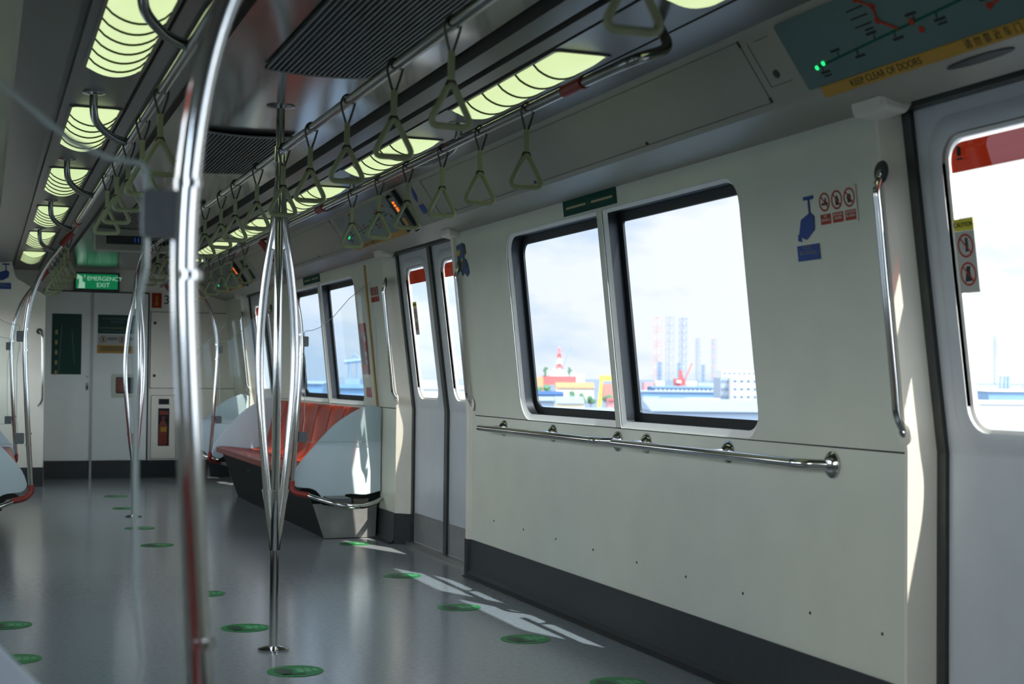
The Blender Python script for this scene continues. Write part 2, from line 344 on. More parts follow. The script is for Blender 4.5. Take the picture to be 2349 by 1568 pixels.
# ------------------------------------------------------------------ doors
dn = 0
for s, side in ((1, 'right'), (-1, 'left')):
    for k, c in enumerate(DC):
        if k == 0: continue
        dn += 1
        D = sempty('door_%d' % dn, (s*1.55, c, 0))
        for t in (-1, 1):
            def yy(a): return c+t*a
            leaf = MB()
            leaf.prism([(s*1.545, yy(.008), .025), (s*1.545, yy(HO), .025), (s*1.545, yy(HO), .89), (s*1.545, yy(.008), .89)], (0, 0, 0), (s*.03, 0, 0))
            a, b = sorted((yy(.155), yy(.59)))
            win = rrect(a, b, .955, 1.795, .075)
            o1, o2 = sorted((yy(.008), yy(HO)))
            p = holed([(o1, .89), (o2, .89), (o2, 1.90), (o1, 1.90)], [win], .03)
            leaf.add([(s*(Xd(v.y)+v.z), v.x, v.y) for v in p.v], p.f)
            lf = leaf.build('door_leaf', 'door', D, smooth=False)
            def lp(l, dx): return [V((s*(Xd(z)+dx), y, z)) for y, z in l]
            so = rrect(a-.055, b+.055, .90, 1.85, .11); si = rrect(a-.03, b+.03, .925, 1.825, .10)
            MB().loft([lp(so, -.0005), lp(si, -.007), lp(win, -.001)]).build('window_surround', 'door', lf)
            w2 = rrect(a+.012, b-.012, .967, 1.783, .065)
            MB().loft([lp(win, -.001), lp(win, .012), lp(w2, .014), lp(w2, .028)]).build('window_gasket', 'rim', lf)
            gl = MB(); Lp = lp(win, .024); gl.add(Lp, [tuple(range(len(Lp)))]); gl.build('window_glass', 'glassdoor', lf, smooth=False)
            band = [p for p in rrect(a+.016, b-.016, 1.69, 1.772, [.002, .002, .055, .055])]
            bd = MB(); Lp = lp(band, .019); bd.add(Lp, [tuple(range(len(Lp)))]); bd.build('red_film_band', 'redband', lf, smooth=False)
            MB().prism([(s*1.5445, yy(.02), .03), (s*1.5445, yy(HO-.03), .03), (s*1.5445, yy(HO-.03), .215), (s*1.5445, yy(.02), .215)], (0, 0, 0), (-s*.003, 0, 0)).build('kick_plate', 'brushed' if False else 'benchend', lf, smooth=False)
            # rubber seals
            sl = MB()
            for (ya, yb, dx) in ((0.0, .03, -.016), (HO-.042, HO+.002, -.014)):
                pts = [(Xd(0)+dx, .005), (Xd(.89)+dx, .89), (Xd(1.9)+dx, 1.90)]
                sl.loft([[(s*x, yy(ya), z) for x, z in pts]+[(s*(x+.05), yy(ya), z) for x, z in pts[::-1]],
                         [(s*x, yy(yb), z) for x, z in pts]+[(s*(x+.05), yy(yb), z) for x, z in pts[::-1]]], cap=True)
            sl.build('door_seal', 'seal', D, smooth=False)
        hd = MB().prism([(s*1.375, c-HO, 1.885), (s*1.375, c+HO, 1.885), (s*1.46, c+HO, 1.885), (s*1.46, c-HO, 1.885)], (0, 0, 0), (0, 0, .035))
        hd.build('door_seal', 'seal', D, smooth=False)
        MB().box(s*1.50, s*1.60, c-HO, c+HO, .0, .025).build('door_sill', 'brushed', D, smooth=False)
        # header + reveals + raised pillars
        for t in (-1, 1):
            yj = c+t*HO
            if yj > Y1-.2: continue
            mb = MB()
            def ring(z, px):
                if t > 0: return [(s*(Xd(z)+.06), yj-.003, z), (s*(Xd(z)-.012), yj-.003, z), (s*(Xw(z)-.0015), c+RD[k], z), (s*(Xw(z)-.0015), c+RD[k]+.015, z), (s*(Xw(z)+.004), c+RD[k]+.022, z), (s*(Xd(z)+.06), c+RD[k]+.05, z)]
                return [(s*(Xd(z)+.06), yj+.02, z), (s*(Xd(z)-.005), yj+.02, z), (s*(Xw(z)-.018), yj+.05, z), (s*(Xw(z)-.022), yj+.03, z), (s*(Xw(z)-.018), yj+.005, z), (s*(Xw(z)+.004), yj-.005, z), (s*(Xw(z)+.02), yj-.03, z), (s*(Xd(z)+.06), yj-.03, z)]
            mb.loft([ring(.20, 1), ring(.89, 1), ring(1.912, 1)], cap=True)
            struct(mb.build('trim_%d' % (10+dn*2+(t > 0)), 'cream', smooth=False))
            mb = MB(); mb.loft([ring(.0, 1), ring(.199, 1)], cap=True)
            mb.v = [V((p.x-s*.004, p.y-t*.004, p.z)) for p in mb.v]
            struct(mb.build('baseboard_'+side, 'kick', smooth=False))
            # pillar cap housing
            mb = MB().prism([(s*1.27, yj-t*.09, 1.93), (s*1.28, yj-t*.09, 1.876), (s*1.36, yj-t*.09, 1.866), (s*1.41, yj-t*.09, 1.93)], (0, 0, 0), (0, t*.16, 0))
            struct(mb.build('trim_%d' % (40+dn*2+(t > 0)), 'cream', smooth=False, bevel=.012))
        mb = MB().prism([(s*1.30, c-HO-.01, 1.905), (s*1.44, c-HO-.01, 1.90), (s*1.44, c-HO-.01, 1.95), (s*1.22, c-HO-.01, 1.95)], (0, 0, 0), (0, 2*HO+.02, 0))
        struct(mb.build('trim_%d' % (70+dn), 'cream', smooth=False))

# ------------------------------------------------------------------ pillar grab handles
def pillar_handle(s, y, label):
    t = thing('grab_handle', (s*1.40, y, .95), label, 'handle', 'vertical grab bars beside the doors')
    zz = [.955, 1.0, 1.08, 1.2, 1.35, 1.5, 1.6, 1.66, 1.70]
    pts = [(s*(Xw(z)-(.03 if .99 < z < 1.67 else .012)), y, z) for z in zz]
    pts = [(s*(Xw(.945)-.02), y, .945)]+pts+[(s*(Xw(1.71)-.02), y, 1.71)]
    MB().tube(smooth_path(pts, 4), .0125, 12).build('bar', 'chrome', t)
    for z, m in ((1.712, 'kick'), (.945, 'cream')):
        MB().lathe((s*(Xw(z)-.008), y, z), (-s, 0, 0), [(.034, 0), (.032, .004), (.02, .007)], 20).build('end_cup', m, t)
    return t
HL = {(1, 1): 'bright vertical grab bar on the sunlit pillar beside the nearest door', (1, 2): 'vertical grab bar on the pillar between second door and red seats',
      (1, 3): 'vertical grab bar on the pillar beyond the third door'}
for k, c in enumerate(DC):
    if k == 0: continue
    pillar_handle(1, c+HO+.02, HL[(1, k)])
pillar_handle(1, DC[2]-HO-.035, 'vertical grab bar seen against the second door, at the end of the near wall')
pillar_handle(1, DC[3]-HO-.035, 'vertical grab bar on the pillar between red seats and third door')

# ------------------------------------------------------------------ wall handrails
def wall_rail(y0, y1, posts, label):
    t = thing('wall_handrail', (1.36, (y0+y1)/2, .8), label, 'handrail', 'chrome rails under the near windows')
    x = 1.375; z = .83
    pts = fillet([(x, y1, z), (x, y0+.07, z), (1.44, y0-.005, z)], .07, 8)
    MB().tube(pts, .0165, 14).build('rail', 'chrome', t)
    for y in posts:
        MB().lathe((1.449, y, z+.005), (-1, 0, 0), [(.042, 0), (.041, .006), (.028, .018), (.014, .03), (.012, .07)], 20).build('wall_mount', 'chrome', t)
    MB().lathe((1.449, y0-.01, z), (-1, 0, 0), [(.044, 0), (.043, .007), (.030, .018), (.018, .024)], 24).build('end_flange', 'chrome', t)
wall_rail(5.57, 7.17, [6.98, 6.30], 'chrome handrail under the farther half of the near window')
wall_rail(3.93, 5.45, [5.28, 4.60], 'chrome handrail under the nearer half of the near window')

# ------------------------------------------------------------------ poles
PP = [(.59, 1.985), (.63, 1.945), (.69, 1.865), (.75, 1.788), (.805, 1.69), (.848, 1.565), (.872, 1.42), (.88, 1.25), (.868, 1.0), (.852, .72), (.835, .47), (.828, .38)]
def seat_pole(s, y, yd, label, ox=0., r0=.016):
    """stanchion at a seat end with its elbow rail to the wall, glass screen and coloured end panel beside it. yd: aisle/door direction"""
    t = thing('seat_end_pole', (s*.85, y, .3), label, 'pole', 'stainless poles at the ends of the seats')
    P = smooth_path([(s*(x-ox*min(1, (x-.59)/.2)), y, z) for x, z in PP], 5)
    tp = MB().tube(P, r0, 16).build('pole', 'chrome', t)
    E = smooth_path([(s*(.828-ox), y, .40), (s*(.827-ox), y, .36), (s*.832, y+yd*.01, .335), (s*.86, y+yd*.03, .318), (s*.93, y+yd*.06, .305)], 5)
    MB().tube(E, .0185, 14).build('red_elbow', 'sleeve', t)
    E = smooth_path([(s*.92, y+yd*.056, .306), (s*1.0, y+yd*.13, .280), (s*1.12, y+yd*.22, .25), (s*1.25, y+yd*.21, .238), (s*1.36, y+yd*.10, .25), (s*1.44, y, .27)], 5)
    MB().tube(E, .0155, 14).build('lower_rail', 'chrome', t)
    MB().tube(smooth_path([(s*.592, y, 1.983), (s*.62, y, 1.955), (s*.66, y, 1.90)], 4), .022, 14).build('red_sleeve', 'sleeve', tp)
    for z in (1.37, 1.24, .72, .65):
        x = (.875 if z > 1 else .849)-ox
        MB().cyl((s*x, y, z-.006), (s*x, y, z+.006), r0+.0025, 16).build('joint_ring', 'chrome', tp)
    g = thing('draught_screen', (s*1.1, y, .35), 'clear glass screen on the '+label, 'glass screen', 'glass draught screens at the seat ends')
    out = [(.895, .70), (.90, .66), (.93, .655), (1.43, .655), (1.37, 1.75), (1.30, 1.70), (1.20, 1.62), (1.09, 1.49), (1.0, 1.42), (.95, 1.40), (.905, 1.395), (.898, 1.385), (.897, 1.25), (.905, 1.21), (.91, 1.15), (.905, .80)]
    pane = [(s*a, y, b) for a, b in out]
    gm = MB(); gm.add(pane, [tuple(range(len(pane)))]); gp = gm.build('glass_pane', 'screenglass', g, smooth=False)
    MB().tube(pane, .0022 if y > 3 else .0045, 6, closed=True).build('glass_rim', 'glassedge', gp)
    for z in (1.325, .69 if y > 3 else .605):
        MB().prism([(s*a, y-.012, b) for a, b in rrect(.868-ox*.6, .925-ox*.6, z-.034, z+.034, .008, 3)], (0, 0, 0), (0, .024, 0)).build('glass_clip', 'clip', g)
    # coloured end panel
    pn = thing('blue_partition', (s*1.15, y, .25), 'curved pale blue panel by the '+label, 'panel', 'pale blue curved panels closing the seat ends')
    pl = [(1.442, .885), (1.36, .90), (1.25, .855), (1.143, .79), (1.07, .725), (1.0, .648), (.93, .57), (.87, .49), (.842, .425), (.838, .385), (.87, .352), (.95, .345), (1.0, .325), (1.035, .285), (1.05, .272), (1.18, .272), (1.2, .30), (1.27, .30), (1.34, .295), (1.444, .32)]
    pl = [tuple(p) for p in pl]
    pts = smooth_path([(s*a, y-yd*.03, b) for a, b in pl], 2)
    MB().prism(pts, (0, 0, 0), (0, -yd*.022, 0)).build('panel', 'panel', pn, smooth=False, bevel=.004)
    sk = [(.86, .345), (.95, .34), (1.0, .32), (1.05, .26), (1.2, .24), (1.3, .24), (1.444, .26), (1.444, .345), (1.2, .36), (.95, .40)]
    MB().prism([(s*a, y-yd*.056, b-.03) for a, b in sk], (0, 0, 0), (0, -yd*.012, 0)).build('dark_skirt', 'bench', pn, smooth=False)  # dark plate behind the panel's lower edge
    MB().box(s*1.045, s*1.185, y-yd*.027, y+yd*.19, .262, .292).build('rail_bracket', 'clip', pn, smooth=False)
    return t
seat_pole(1, 9.37, -1, 'right-hand pole at the near end of the red seats')
seat_pole(1, 13.0, 1, 'right-hand pole at the far end of the red seats')
seat_pole(1, 14.52, -1, 'farthest right-hand pole beyond the third door')
seat_pole(-1, 9.37, -1, 'nearer distant pole on the left', .015)
seat_pole(-1, 13.0, 1, 'farther distant pole on the left')
seat_pole(-1, 2.05, 1, 'thick blurred foreground pole close to the camera', .035, .0185)

def centre_pole(y, top, label, rot=0):
    t = thing('centre_pole', (0, y, 0), label, 'pole', 'three-branched poles down the middle')
    r = .0165
    if top:
        MB().tube([(0, y, 2.186), (0, y, 1.88)], .0175, 16).build('upper_pole', 'railsteel', t)
        MB().lathe((0, y, 2.186), (0, 0, -1), [(.058, 0), (.058, .005), (.03, .009), (.018, .012)], 28).build('ceiling_flange', 'railsteel', t)
        MB().cyl((0, y, 1.955), (0, y, 2.02), .023, 16).build('rail_joint', 'chrome', t)
    MB().tube([(0, y, .55), (0, y, .006)], .0175, 16).build('lower_pole', 'chrome', t)
    MB().lathe((0, y, .001), (0, 0, 1), [(.062, 0), (.062, .006), (.045, .012), (.019, .018)], 32).build('floor_flange', 'chrome', t)
    zs = [(1.90, .002), (1.80, .013), (1.70, .024), (1.60, .042), (1.45, .064), (1.30, .077), (1.17, .081), (1.03, .077), (.88, .064), (.72, .047), (.60, .034), (.50, .02), (.40, .006)]
    if not top: zs = [(z-.02, q) for z, q in zs]
    for i, a in enumerate((-90, 30, 150)):
        ca, sa = math.cos(math.radians(a+rot)), math.sin(math.radians(a+rot))
        pts = smooth_path([(ca*q, y+sa*q, z) for z, q in zs], 4)
        MB().tube(pts, r, 14).build('branch', 'chrome', t)
    w = MB(); w2 = MB()
    for a in (-90, 30, 150):
        ca, sa = math.cos(math.radians(a+rot)), math.sin(math.radians(a+rot)); n = V((-sa, ca, 0))*.008
        w.prism([(0, y, .36), (ca*.058, y+sa*.058, .64), (0, y, .64)], n, -n)
        w2.prism([(0, y, 1.93), (ca*.05, y+sa*.05, 1.62), (0, y, 1.60)], n, -n)
    w.build('lower_web', 'brushed' if top else 'sleeve', t, smooth=False); w2.build('upper_web', 'chrome', t, smooth=False)
    return t
centre_pole(5.69, True, 'three-branched centre pole standing nearest in the aisle', -11)
centre_pole(11.31, False, 'farther three-branched centre pole in front of the end wall', 12)

# ceiling-hung rails
def rail(pts, label, cat='rail'):
    t = thing('ceiling_rail', pts[0], label, cat, 'long steel rails under the ceiling')
    MB().tube(pts, .0165, 14).build('rail', 'railsteel', t); return t
def bracket(t, s, x, y, dy=.0):
    f = (s*.735, y, 2.157)
    br = MB().tube(smooth_path([f, (s*.735, y+.01, 2.10), (s*.72, y+.04, 2.05), (s*.66, y+.10, 2.01), (s*x, y+.16, 2.0)], 5), .015, 12).build('bracket', 'railsteel', t)
    MB().lathe(f, (0, 0, -1), [(.042, 0), (.042, .004), (.02, .01)], 20).build('bracket_flange', 'chrome', br)
rt = rail(fillet([(.76, 3.80, 2.15), (.75, 3.70, 2.06), (.60, 3.62, 2.0), (.59, 4.0, 2.0), (.59, 14.9, 2.0)], [.06, .08, .12], 6), 'steel ceiling rail on the window side carrying the right-hand straps')
for y in (5.62, 7.45, 9.25, 11.05, 12.85): bracket(rt, 1, .59, y)
for y in (4.04, 7.55): MB().cyl((.59, y-.075, 2.0), (.59, y+.075, 2.0), .021, 16).build('red_sleeve', 'sleeve', rt)
lt = rail([(-.59, Y0+.1, 2.0), (-.59, 13.05, 2.0)], 'steel ceiling rail on the left carrying the left-hand straps')
for y in (.28, 2.08, 3.80, 5.55, 7.35, 9.15, 10.95): bracket(lt, -1, .59, y)
for y in (3.3, 8.9): MB().cyl((-.59, y-.075, 2.0), (-.59, y+.075, 2.0), .021, 16).build('red_sleeve', 'sleeve', lt)
ct = rail(fillet([(0, -1.2, 2.0), (0, 10.2, 2.0), (0, 10.95, 2.0), (0, 11.25, 1.9), (0, 11.31, 1.72), (0, 11.31, 1.60)], [.02, .3, .2, .06], 8), 'steel centre rail that bends down into the farther centre pole')

# ------------------------------------------------------------------ hanging straps
def make_strap(loc, label, group):
    t = thing('hanging_strap', loc, label, 'strap', group); x, y, z = loc
    w = MB()
    hook = [(x-.004, y-.018, z-.07), (x-.012, y-.019, z-.03), (x-.021, y-.018, z), (x-.012, y-.016, z+.019), (x+.012, y-.016, z+.019), (x+.021, y-.018, z), (x+.012, y-.012, z-.03), (x+.004, y, z-.07)]
    w.tube(smooth_path([(x-.004+.0, y, z-.072), (x-.020, y-.005, z-.02), (x-.021, y-.012, z+.004), (x-.008, y-.014, z+.020), (x+.008, y-.014, z+.020), (x+.022, y-.01, z+.004), (x+.021, y, z-.02), (x+.004, y, z-.072)], 3), .0038, 7)
    w.build('hook', 'wire', t)
    MB().prism([(x-.0095, y-.004, z-.067), (x+.0095, y-.004, z-.067), (x+.0085, y-.004, z-.147), (x-.0085, y-.004, z-.147)], (0, 0, 0), (0, .008, 0)).build('webbing', 'strap', t, bevel=.0015)
    MB().tube([(x-.013, y-.001, z-.158), (x-.008, y-.001, z-.146), (x+.008, y-.001, z-.146), (x+.013, y-.001, z-.158)], .0055, 8).build('joint', 'wire', t)
    tri = [V((x, y, z-.142)), V((x+.062, y, z-.262)), V((x-.062, y, z-.262))]
    pts = []
    rd = (.028, .032, .032)
    for i in range(3):
        a, b, c = tri[i-1], tri[i], tri[(i+1) % 3]; p = b+(a-b).normalized()*rd[i]; q = b+(c-b).normalized()*rd[i]
        pts += [p*(1-k/5)**2+b*2*(k/5)*(1-k/5)+q*(k/5)**2 for k in range(6)]
    MB().tube(pts, .0090, 10, closed=True).build('handle', 'strap', t)
    return t
proto = None
def straps(x, ys, fmt, group, order):
    global proto
    for i, y in enumerate(ys):
        loc = V((x, y, 2.0)); lab = fmt % ORD[i]
        if proto is None: proto = make_strap(loc, lab, group); o = proto
        else: o = copy_tree(proto); o.location = loc; o['label'] = lab; o['group'] = group
        o.rotation_euler.z = random.uniform(-.12, .12)
straps(.59, [4.45, 4.925, 5.385, 5.88, 6.35, 6.86], '%s triangular strap handle on the window-side rail above the near window', 'straps above the near window', 0)
straps(.59, [9.93, 10.50, 10.97, 11.5, 12.1, 12.6], '%s triangular strap handle on the window-side rail above the red seats', 'straps above the red seats', 0)
straps(0, [2.36, 3.45, 3.99, 4.56, 5.12, 5.62, 6.2, 6.77, 7.2, 7.75, 8.28, 8.85, 9.4, 9.95, 10.5], '%s triangular strap handle along the centre rail', 'straps on the centre rail', 0)
straps(-.59, [4.65, 5.20, 5.72, 6.22, 6.72], '%s triangular strap handle on the nearer part of the left rail', 'nearer straps on the left rail', 0)
straps(-.59, [9.9, 10.35, 10.8, 11.25, 11.7, 12.15], '%s triangular strap handle on the distant part of the left rail', 'distant straps on the left rail', 0)

# ------------------------------------------------------------------ ceiling lights
def light(s, y0, y1, label, ncell=6):
    t = thing('ceiling_light', (s*.70, (y0+y1)/2, 2.15), label, 'light', 'ribbed ceiling lights')
    x0, x1 = .612, .795; n = 10; m = 12; sag = .042
    def zz(u, v):
        e = min(1, min(v, 1-v)/.07); return 2.157-sag*math.sin(PI*u)**.7*math.sqrt(max(0, 1-(1-e)**2))
    mb = MB(); vs = [(s*(x0+(x1-x0)*i/n), y0+(y1-y0)*v, zz(i/n, v)) for v in [0, .01, .03, .07, .2, .35, .5, .65, .8, .93, .97, .99, 1] for i in range(n+1)]
    fs = [(j*(n+1)+i, j*(n+1)+i+1, (j+1)*(n+1)+i+1, (j+1)*(n+1)+i) for j in range(12) for i in range(n)]
    mb.add(vs, fs); df = mb.build('diffuser', 'lamp', t)
    for k in range(1, ncell+1):
        b = MB(); v = .03+.94*k/(ncell+1); b.tube([(s*(x0+(x1-x0)*i/n), y0+(y1-y0)*v, zz(i/n, v)-.002) for i in range(n+1)], .0045, 6)
        b.build('louvre', 'bar', df)
    f = MB(); lp = lambda e, z: [(s*a, b_, z) for a, b_ in rrect(x0-e, x1+e, y0-e, y1+e, .02, 3)]
    f.loft([lp(.012, 2.158), lp(.012, 2.152), lp(.0, 2.152), lp(0, 2.158)]); f.build('light_frame', 'lampbox', t, smooth=False)
for i, (a, b) in enumerate([(2.25, 3.30), (4.05, 5.10), (5.86, 6.86), (7.66, 8.63), (9.45, 10.47), (11.2, 12.28), (13.05, 14.1)]):
    light(-1, a, b, 'glowing ribbed ceiling light, %s in the left row' % ORD[i], 6 if i == 1 else 5)
for i, (a, b) in enumerate([(2.50, 3.52), (4.24, 5.36), (6.05, 7.15), (7.8, 8.95), (9.6, 10.75), (11.4, 12.5), (13.2, 14.3)]):
    light(1, a, b, 'glowing ribbed ceiling light, %s in the window-side row' % ORD[i], 5)

# air grilles
for i, (a, b) in enumerate([(1.0, 2.3), (3.72, 4.97), (6.37, 7.60), (9.1, 10.3), (11.8, 12.8)]):
    t = thing('air_grille', (0, (a+b)/2, 2.18), 'dark slatted air grille in the ceiling centre, %s along the carriage' % ORD[i], 'grille', 'ceiling air grilles')
    n = 10
    def arc(u): return 2.183-.010*(1-(2*u-1)**2)
    MB().loft([[(-.20+.40*k/n, y, arc(k/n)) for k in range(n+1)] for y in (a, b)], closed=False).build('backing', 'dark', t)
    sl = MB()
    for k in range(22):
        u = (k+.5)/22; x = -.20+.40*u; z = arc(u); sl.box(x-.0024, x+.0024, a+.004, b-.004, z-.009, z-.001)
    sl.build('slats', 'grille', t, smooth=False)
    MB().tube([(-.20+.40*k/n, b, arc(k/n)-.006) for k in range(n+1)], .006, 6).build('end_strip', 'grille', t)
    MB().tube([(-.20+.40*k/n, a, arc(k/n)-.006) for k in range(n+1)], .006, 6).build('end_strip', 'grille', t)

# ------------------------------------------------------------------ red bench seats
def bench(s, ya, yb, n, label):
    t = thing('bench_seat', (s*1.1, (ya+yb)/2, 0), label, 'bench')
    MB().prism([(s*.915, ya, .425), (s*1.07, ya, .003), (s*1.40, ya, .003), (s*1.44, ya, .26), (s*1.44, ya, .425)], (0, 0, 0), (0, yb-ya, 0)).build('base', 'bench', t, smooth=False)
    for y, d in ((ya, -1), (yb, 1)):
        MB().prism([(s*.985, y, .235), (s*1.065, y, .004), (s*1.42, y, .004), (s*1.43, y, .235)], (0, 0, 0), (0, d*.012, 0)).build('end_plate', 'benchend', t, smooth=False)
    MB().box(s*.868, s*.90, ya, yb, .405, .452).build('front_edge', 'redlip', t, smooth=False, bevel=.006)
    P = smooth_path([(.872, 0, .448), (.90, 0, .458), (1.0, 0, .452), (1.15, 0, .436), (1.25, 0, .445), (1.31, 0, .50), (1.345, 0, .60), (1.375, 0, .74), (1.405, 0, .845), (1.43, 0, .872)], 3)
    w = (yb-ya)/n
    for k in range(n):
        m = 12; vs = []
        for j in range(m+1):
            u = j/m; c_ = 1-abs(2*u-1)**3; y = ya+w*(k+u)*1.0
            y = ya+w*k+.004+(w-.008)*u
            for i, p in enumerate(P):
                q = i/(len(P)-1); dz = -.020*c_*math.sin(PI*min(1, q*1.8)) if q < .55 else 0; dx = .026*c_*math.sin(PI*max(0, (q-.35)/.65)) if q > .35 else 0
                vs.append((s*(p.x+dx), y, p.z+dz))
        L = len(P); fs = [(j*L+i, j*L+i+1, (j+1)*L+i+1, (j+1)*L+i) for j in range(m) for i in range(L-1)]
        o = MB().add(vs, fs).build('seat_shell', 'red', t)
        sd = o.modifiers.new('thickness', 'SOLIDIFY'); sd.thickness = .008; sd.offset = -1 if s > 0 else 1
bench(1, 9.45, 12.92, 8, 'row of moulded red seats on a dark base below the farther windows')
bench(-1, 9.45, 12.92, 8, 'left-hand row of moulded red seats hidden beside the distant poles')
bench(-1, -1.2, 1.97, 7, 'left-hand row of moulded red seats next to the camera')

# ------------------------------------------------------------------ floor stickers
def floor_sticker(x, y, label):
    t = thing('floor_sticker', (x, y, .0012), label, 'floor sticker', 'round green floor stickers')
    F = frame((x, y, .0005), (1, 0, 0), (0, 1, 0))
    plate(F, [('disc', 'fgreen', 0, .0012, [('c', 0, 0, .105)]),
              ('footprints', 'fgreend', .0013, .0004, [('c', -.045, .0, .034, .062), ('rr', -.062, .028, -.072, -.045, .008)]),
              ('lettering_blocks', 'fgreenl', .0013, .0004, [('rr', .005, .03, -.03, .04, .006), ('rr', .036, .058, -.03, .036, .006), ('rr', .066, .084, -.022, .028, .006)])], t)
fs = [(-.0, 5.26, 'green round sticker on the aisle floor at the bottom, right of the nearest centre pole'), (-.02, 6.22, 'green round floor sticker just behind the foot of the nearest centre pole'),
      (-.05, 7.24, 'small green floor sticker between foreground pole and nearest centre pole'), (-.04, 9.38, 'green aisle floor sticker, fourth from the near end'),
      (-.04, 10.44, 'green aisle floor sticker just beyond the foot of the farther centre pole'), (0, 12.0, 'green aisle floor sticker, second from the end wall'), (.03, 13.2, 'green aisle floor sticker, closest to the end wall'),
      (1.08, 7.585, 'green floor sticker at the second door, nearest its sill'), (1.04, 6.47, 'green floor sticker beside the sunlit patch, second toward the near wall'),
      (1.05, 5.61, 'green floor sticker under the near window at the tip of the sunlit patch'), (1.06, 4.70, 'green floor sticker cut by the bottom edge of the picture'),
      (1.2, 9.12, 'green floor sticker in sunlight at the end of the red seats'), (-.99, 6.585, 'green floor sticker at the left edge of the picture'), (-.98, 5.80, 'green floor sticker beside the blurred pale corner at lower left')]
for x, y, l in fs: floor_sticker(x, y, l)

# ------------------------------------------------------------------ route maps and signs on the cove
cu_up = V((1.035-1.165, 0, 2.137-1.952)).normalized()
def cove_frame(y, q, off=.002):
    """q = distance up the cove from its lower edge"""
    o = V((1.165, y, 1.952))+cu_up*q; n = V((0, -1, 0)).cross(cu_up)
    return frame(o+n*off, (0, -1, 0), cu_up)
def route_map(c, label, W=.86):
    t = thing('route_map', (1.1, c, 2.03), label, 'map', 'route maps above the doors')
    F = cove_frame(c, 0)
    g = [('l', (-.76, .062), (.30, .120), .007)]+([('l', (.30, .120), (.84, .128), .007)] if W > .8 else [])
    r = [('l', (-.36, .085), (-.42, .125), .008), ('l', (-.42, .125), (-.41, .165), .007), ('l', (-.41, .165), (-.46, .20), .007), ('l', (-.46, .20), (-.36, .215), .007),
         ('l', (.05, .105), (.06, .075), .008), ('l', (.06, .075), (-.02, .06), .007), ('l', (.02, .115), (.10, .165), .007), ('l', (.10, .165), (.30, .175), .007), ('l', (.45, .125), (.52, .06), .007)]
    r += [('c', a, b, .010) for a, b in ((-.42, .125), (-.41, .165), (-.46, .20), (-.30, .09), (-.02, .06), (-.28, .062), (.06, .11), (.30, .175), (.52, .06))]
    k = []
    rnd = random.Random(3)
    for i in range(17):
        x = -.74+i*.09; yb = .062+(x+.76)*.0547; d = 1 if i % 2 else -1
        k.append(('l', (x, yb), (x+.008*d, yb+d*.016), .004)); k.append(('r', x-.022, x+.022, yb+d*.022-.004, yb+d*.022+.004))
        if i % 3 == 0: k.append(('r', x-.016, x+.02, yb+d*.034-.003, yb+d*.034+.003))
    for b in (.125, .150, .175): k.append(('r', -.52, -.445, b, b+.005))
    lim = lambda L_: [q for q in L_ if (q[1] if q[0] == 'c' else q[2] if q[0] == 'r' else q[2][0]) > -W+.02 and (q[1] if q[0] in 'cr' else q[1][0]) < W-.02 and (q[0] != 'l' or q[1][0] > -W+.02)]
    sh = 0 if W > .8 else .17
    mv = lambda L_: [(q[0], q[1]+sh)+tuple(q[2:]) if q[0] == 'c' else (q[0], q[1]+sh, q[2]+sh)+tuple(q[3:]) if q[0] == 'r' else (q[0], (q[1][0]+sh, q[1][1]), (q[2][0]+sh, q[2][1]), q[3]) for q in L_]
    g, r, k = lim(mv(g)), lim(mv(r)), lim(mv(k))
    plate(F, [('map_board', 'teal', 0, .004, [('rr', -W, W, .004, .222, .01)]), ('warning_strip', 'yellow', .001, .005, [('r', -W+.06, W-.06, -.032, .003)]),
              ('green_line', 'inkg', .0045, .0008, g), ('red_branches', 'inkr', .0055, .0008, r), ('station_names', 'inkk', .0045, .0006, k),
              ('lit_station', 'ledg', .0055, .002, [('c', -.765+sh, .061, .007)]), ('lit_station', 'ledg', .0055, .002, [('c', -.728+sh, .067, .007)])], t)
    text('KEEP CLEAR OF DOORS', .030, F @ Matrix.Translation((-.50+sh*1.3, -.015, 0)), 'inkk', t, zoff=.0062)
    text('\u8bf7\u52ff\u9760\u8fd1\u8f66\u95e8', .028, F @ Matrix.Translation((-.06, -.015, 0)), 'inkk', t, zoff=.0062, space=1.6)
    if W > .8: text('BERDIRI JAUH DARI PINTU', .030, F @ Matrix.Translation((.46, -.015, 0)), 'inkk', t, zoff=.0062)
    return t
route_map(DC[1]-.02, 'teal route map with yellow strip above the nearest door')
route_map(8.49, 'teal route map above the second door, behind the hanging straps', .67)
route_map(13.98, 'small distant route map above the third door', .67)
def door_display(y, label):
    t = thing('door_indicator', (1.08, y, 2.06), label, 'display', 'dark indicator displays above the doors')
    F = cove_frame(y, 0)
    plate(F, [('housing', 'screen', .006, .016, [('rr', -.06, .06, -.01, .205, .006)]), ('side_strip', 'kick', .004, .02, [('rr', -.085, -.062, -.02, .22, .004)]), ('side_strip', 'kick', .004, .02, [('rr', .064, .09, -.03, .235, .004)]),
              ('orange_leds', 'ledo', .0225, .001, [('r', -.026, .018, .145, .16), ('r', -.026, .018, .165, .178), ('r', -.02, .024, .112, .127), ('r', -.02, .024, .130, .139)]),
              ('yellow_label', 'yellow', .0225, .001, [('rr', -.03, .03, .02, .07, .01)])], t)
door_display(7.74, 'dark door indicator with orange lights beside the second route map')
door_display(13.2, 'small distant door indicator with an orange light')
t = thing('blue_sticker', (1.1, 7.38, 2.03), 'blue camera sticker on the cove next to the orange indicator', 'sticker')
F = cove_frame(7.40, 0); plate(F, [('symbol', 'inkb', 0, .001, [('p', [(-.03, .12), (.02, .15), (.03, .21), (-.01, .19), (-.04, .15)])]), ('caption_plate', 'inkb', 0, .001, [('r', -.045, .04, .045, .10)])], t)
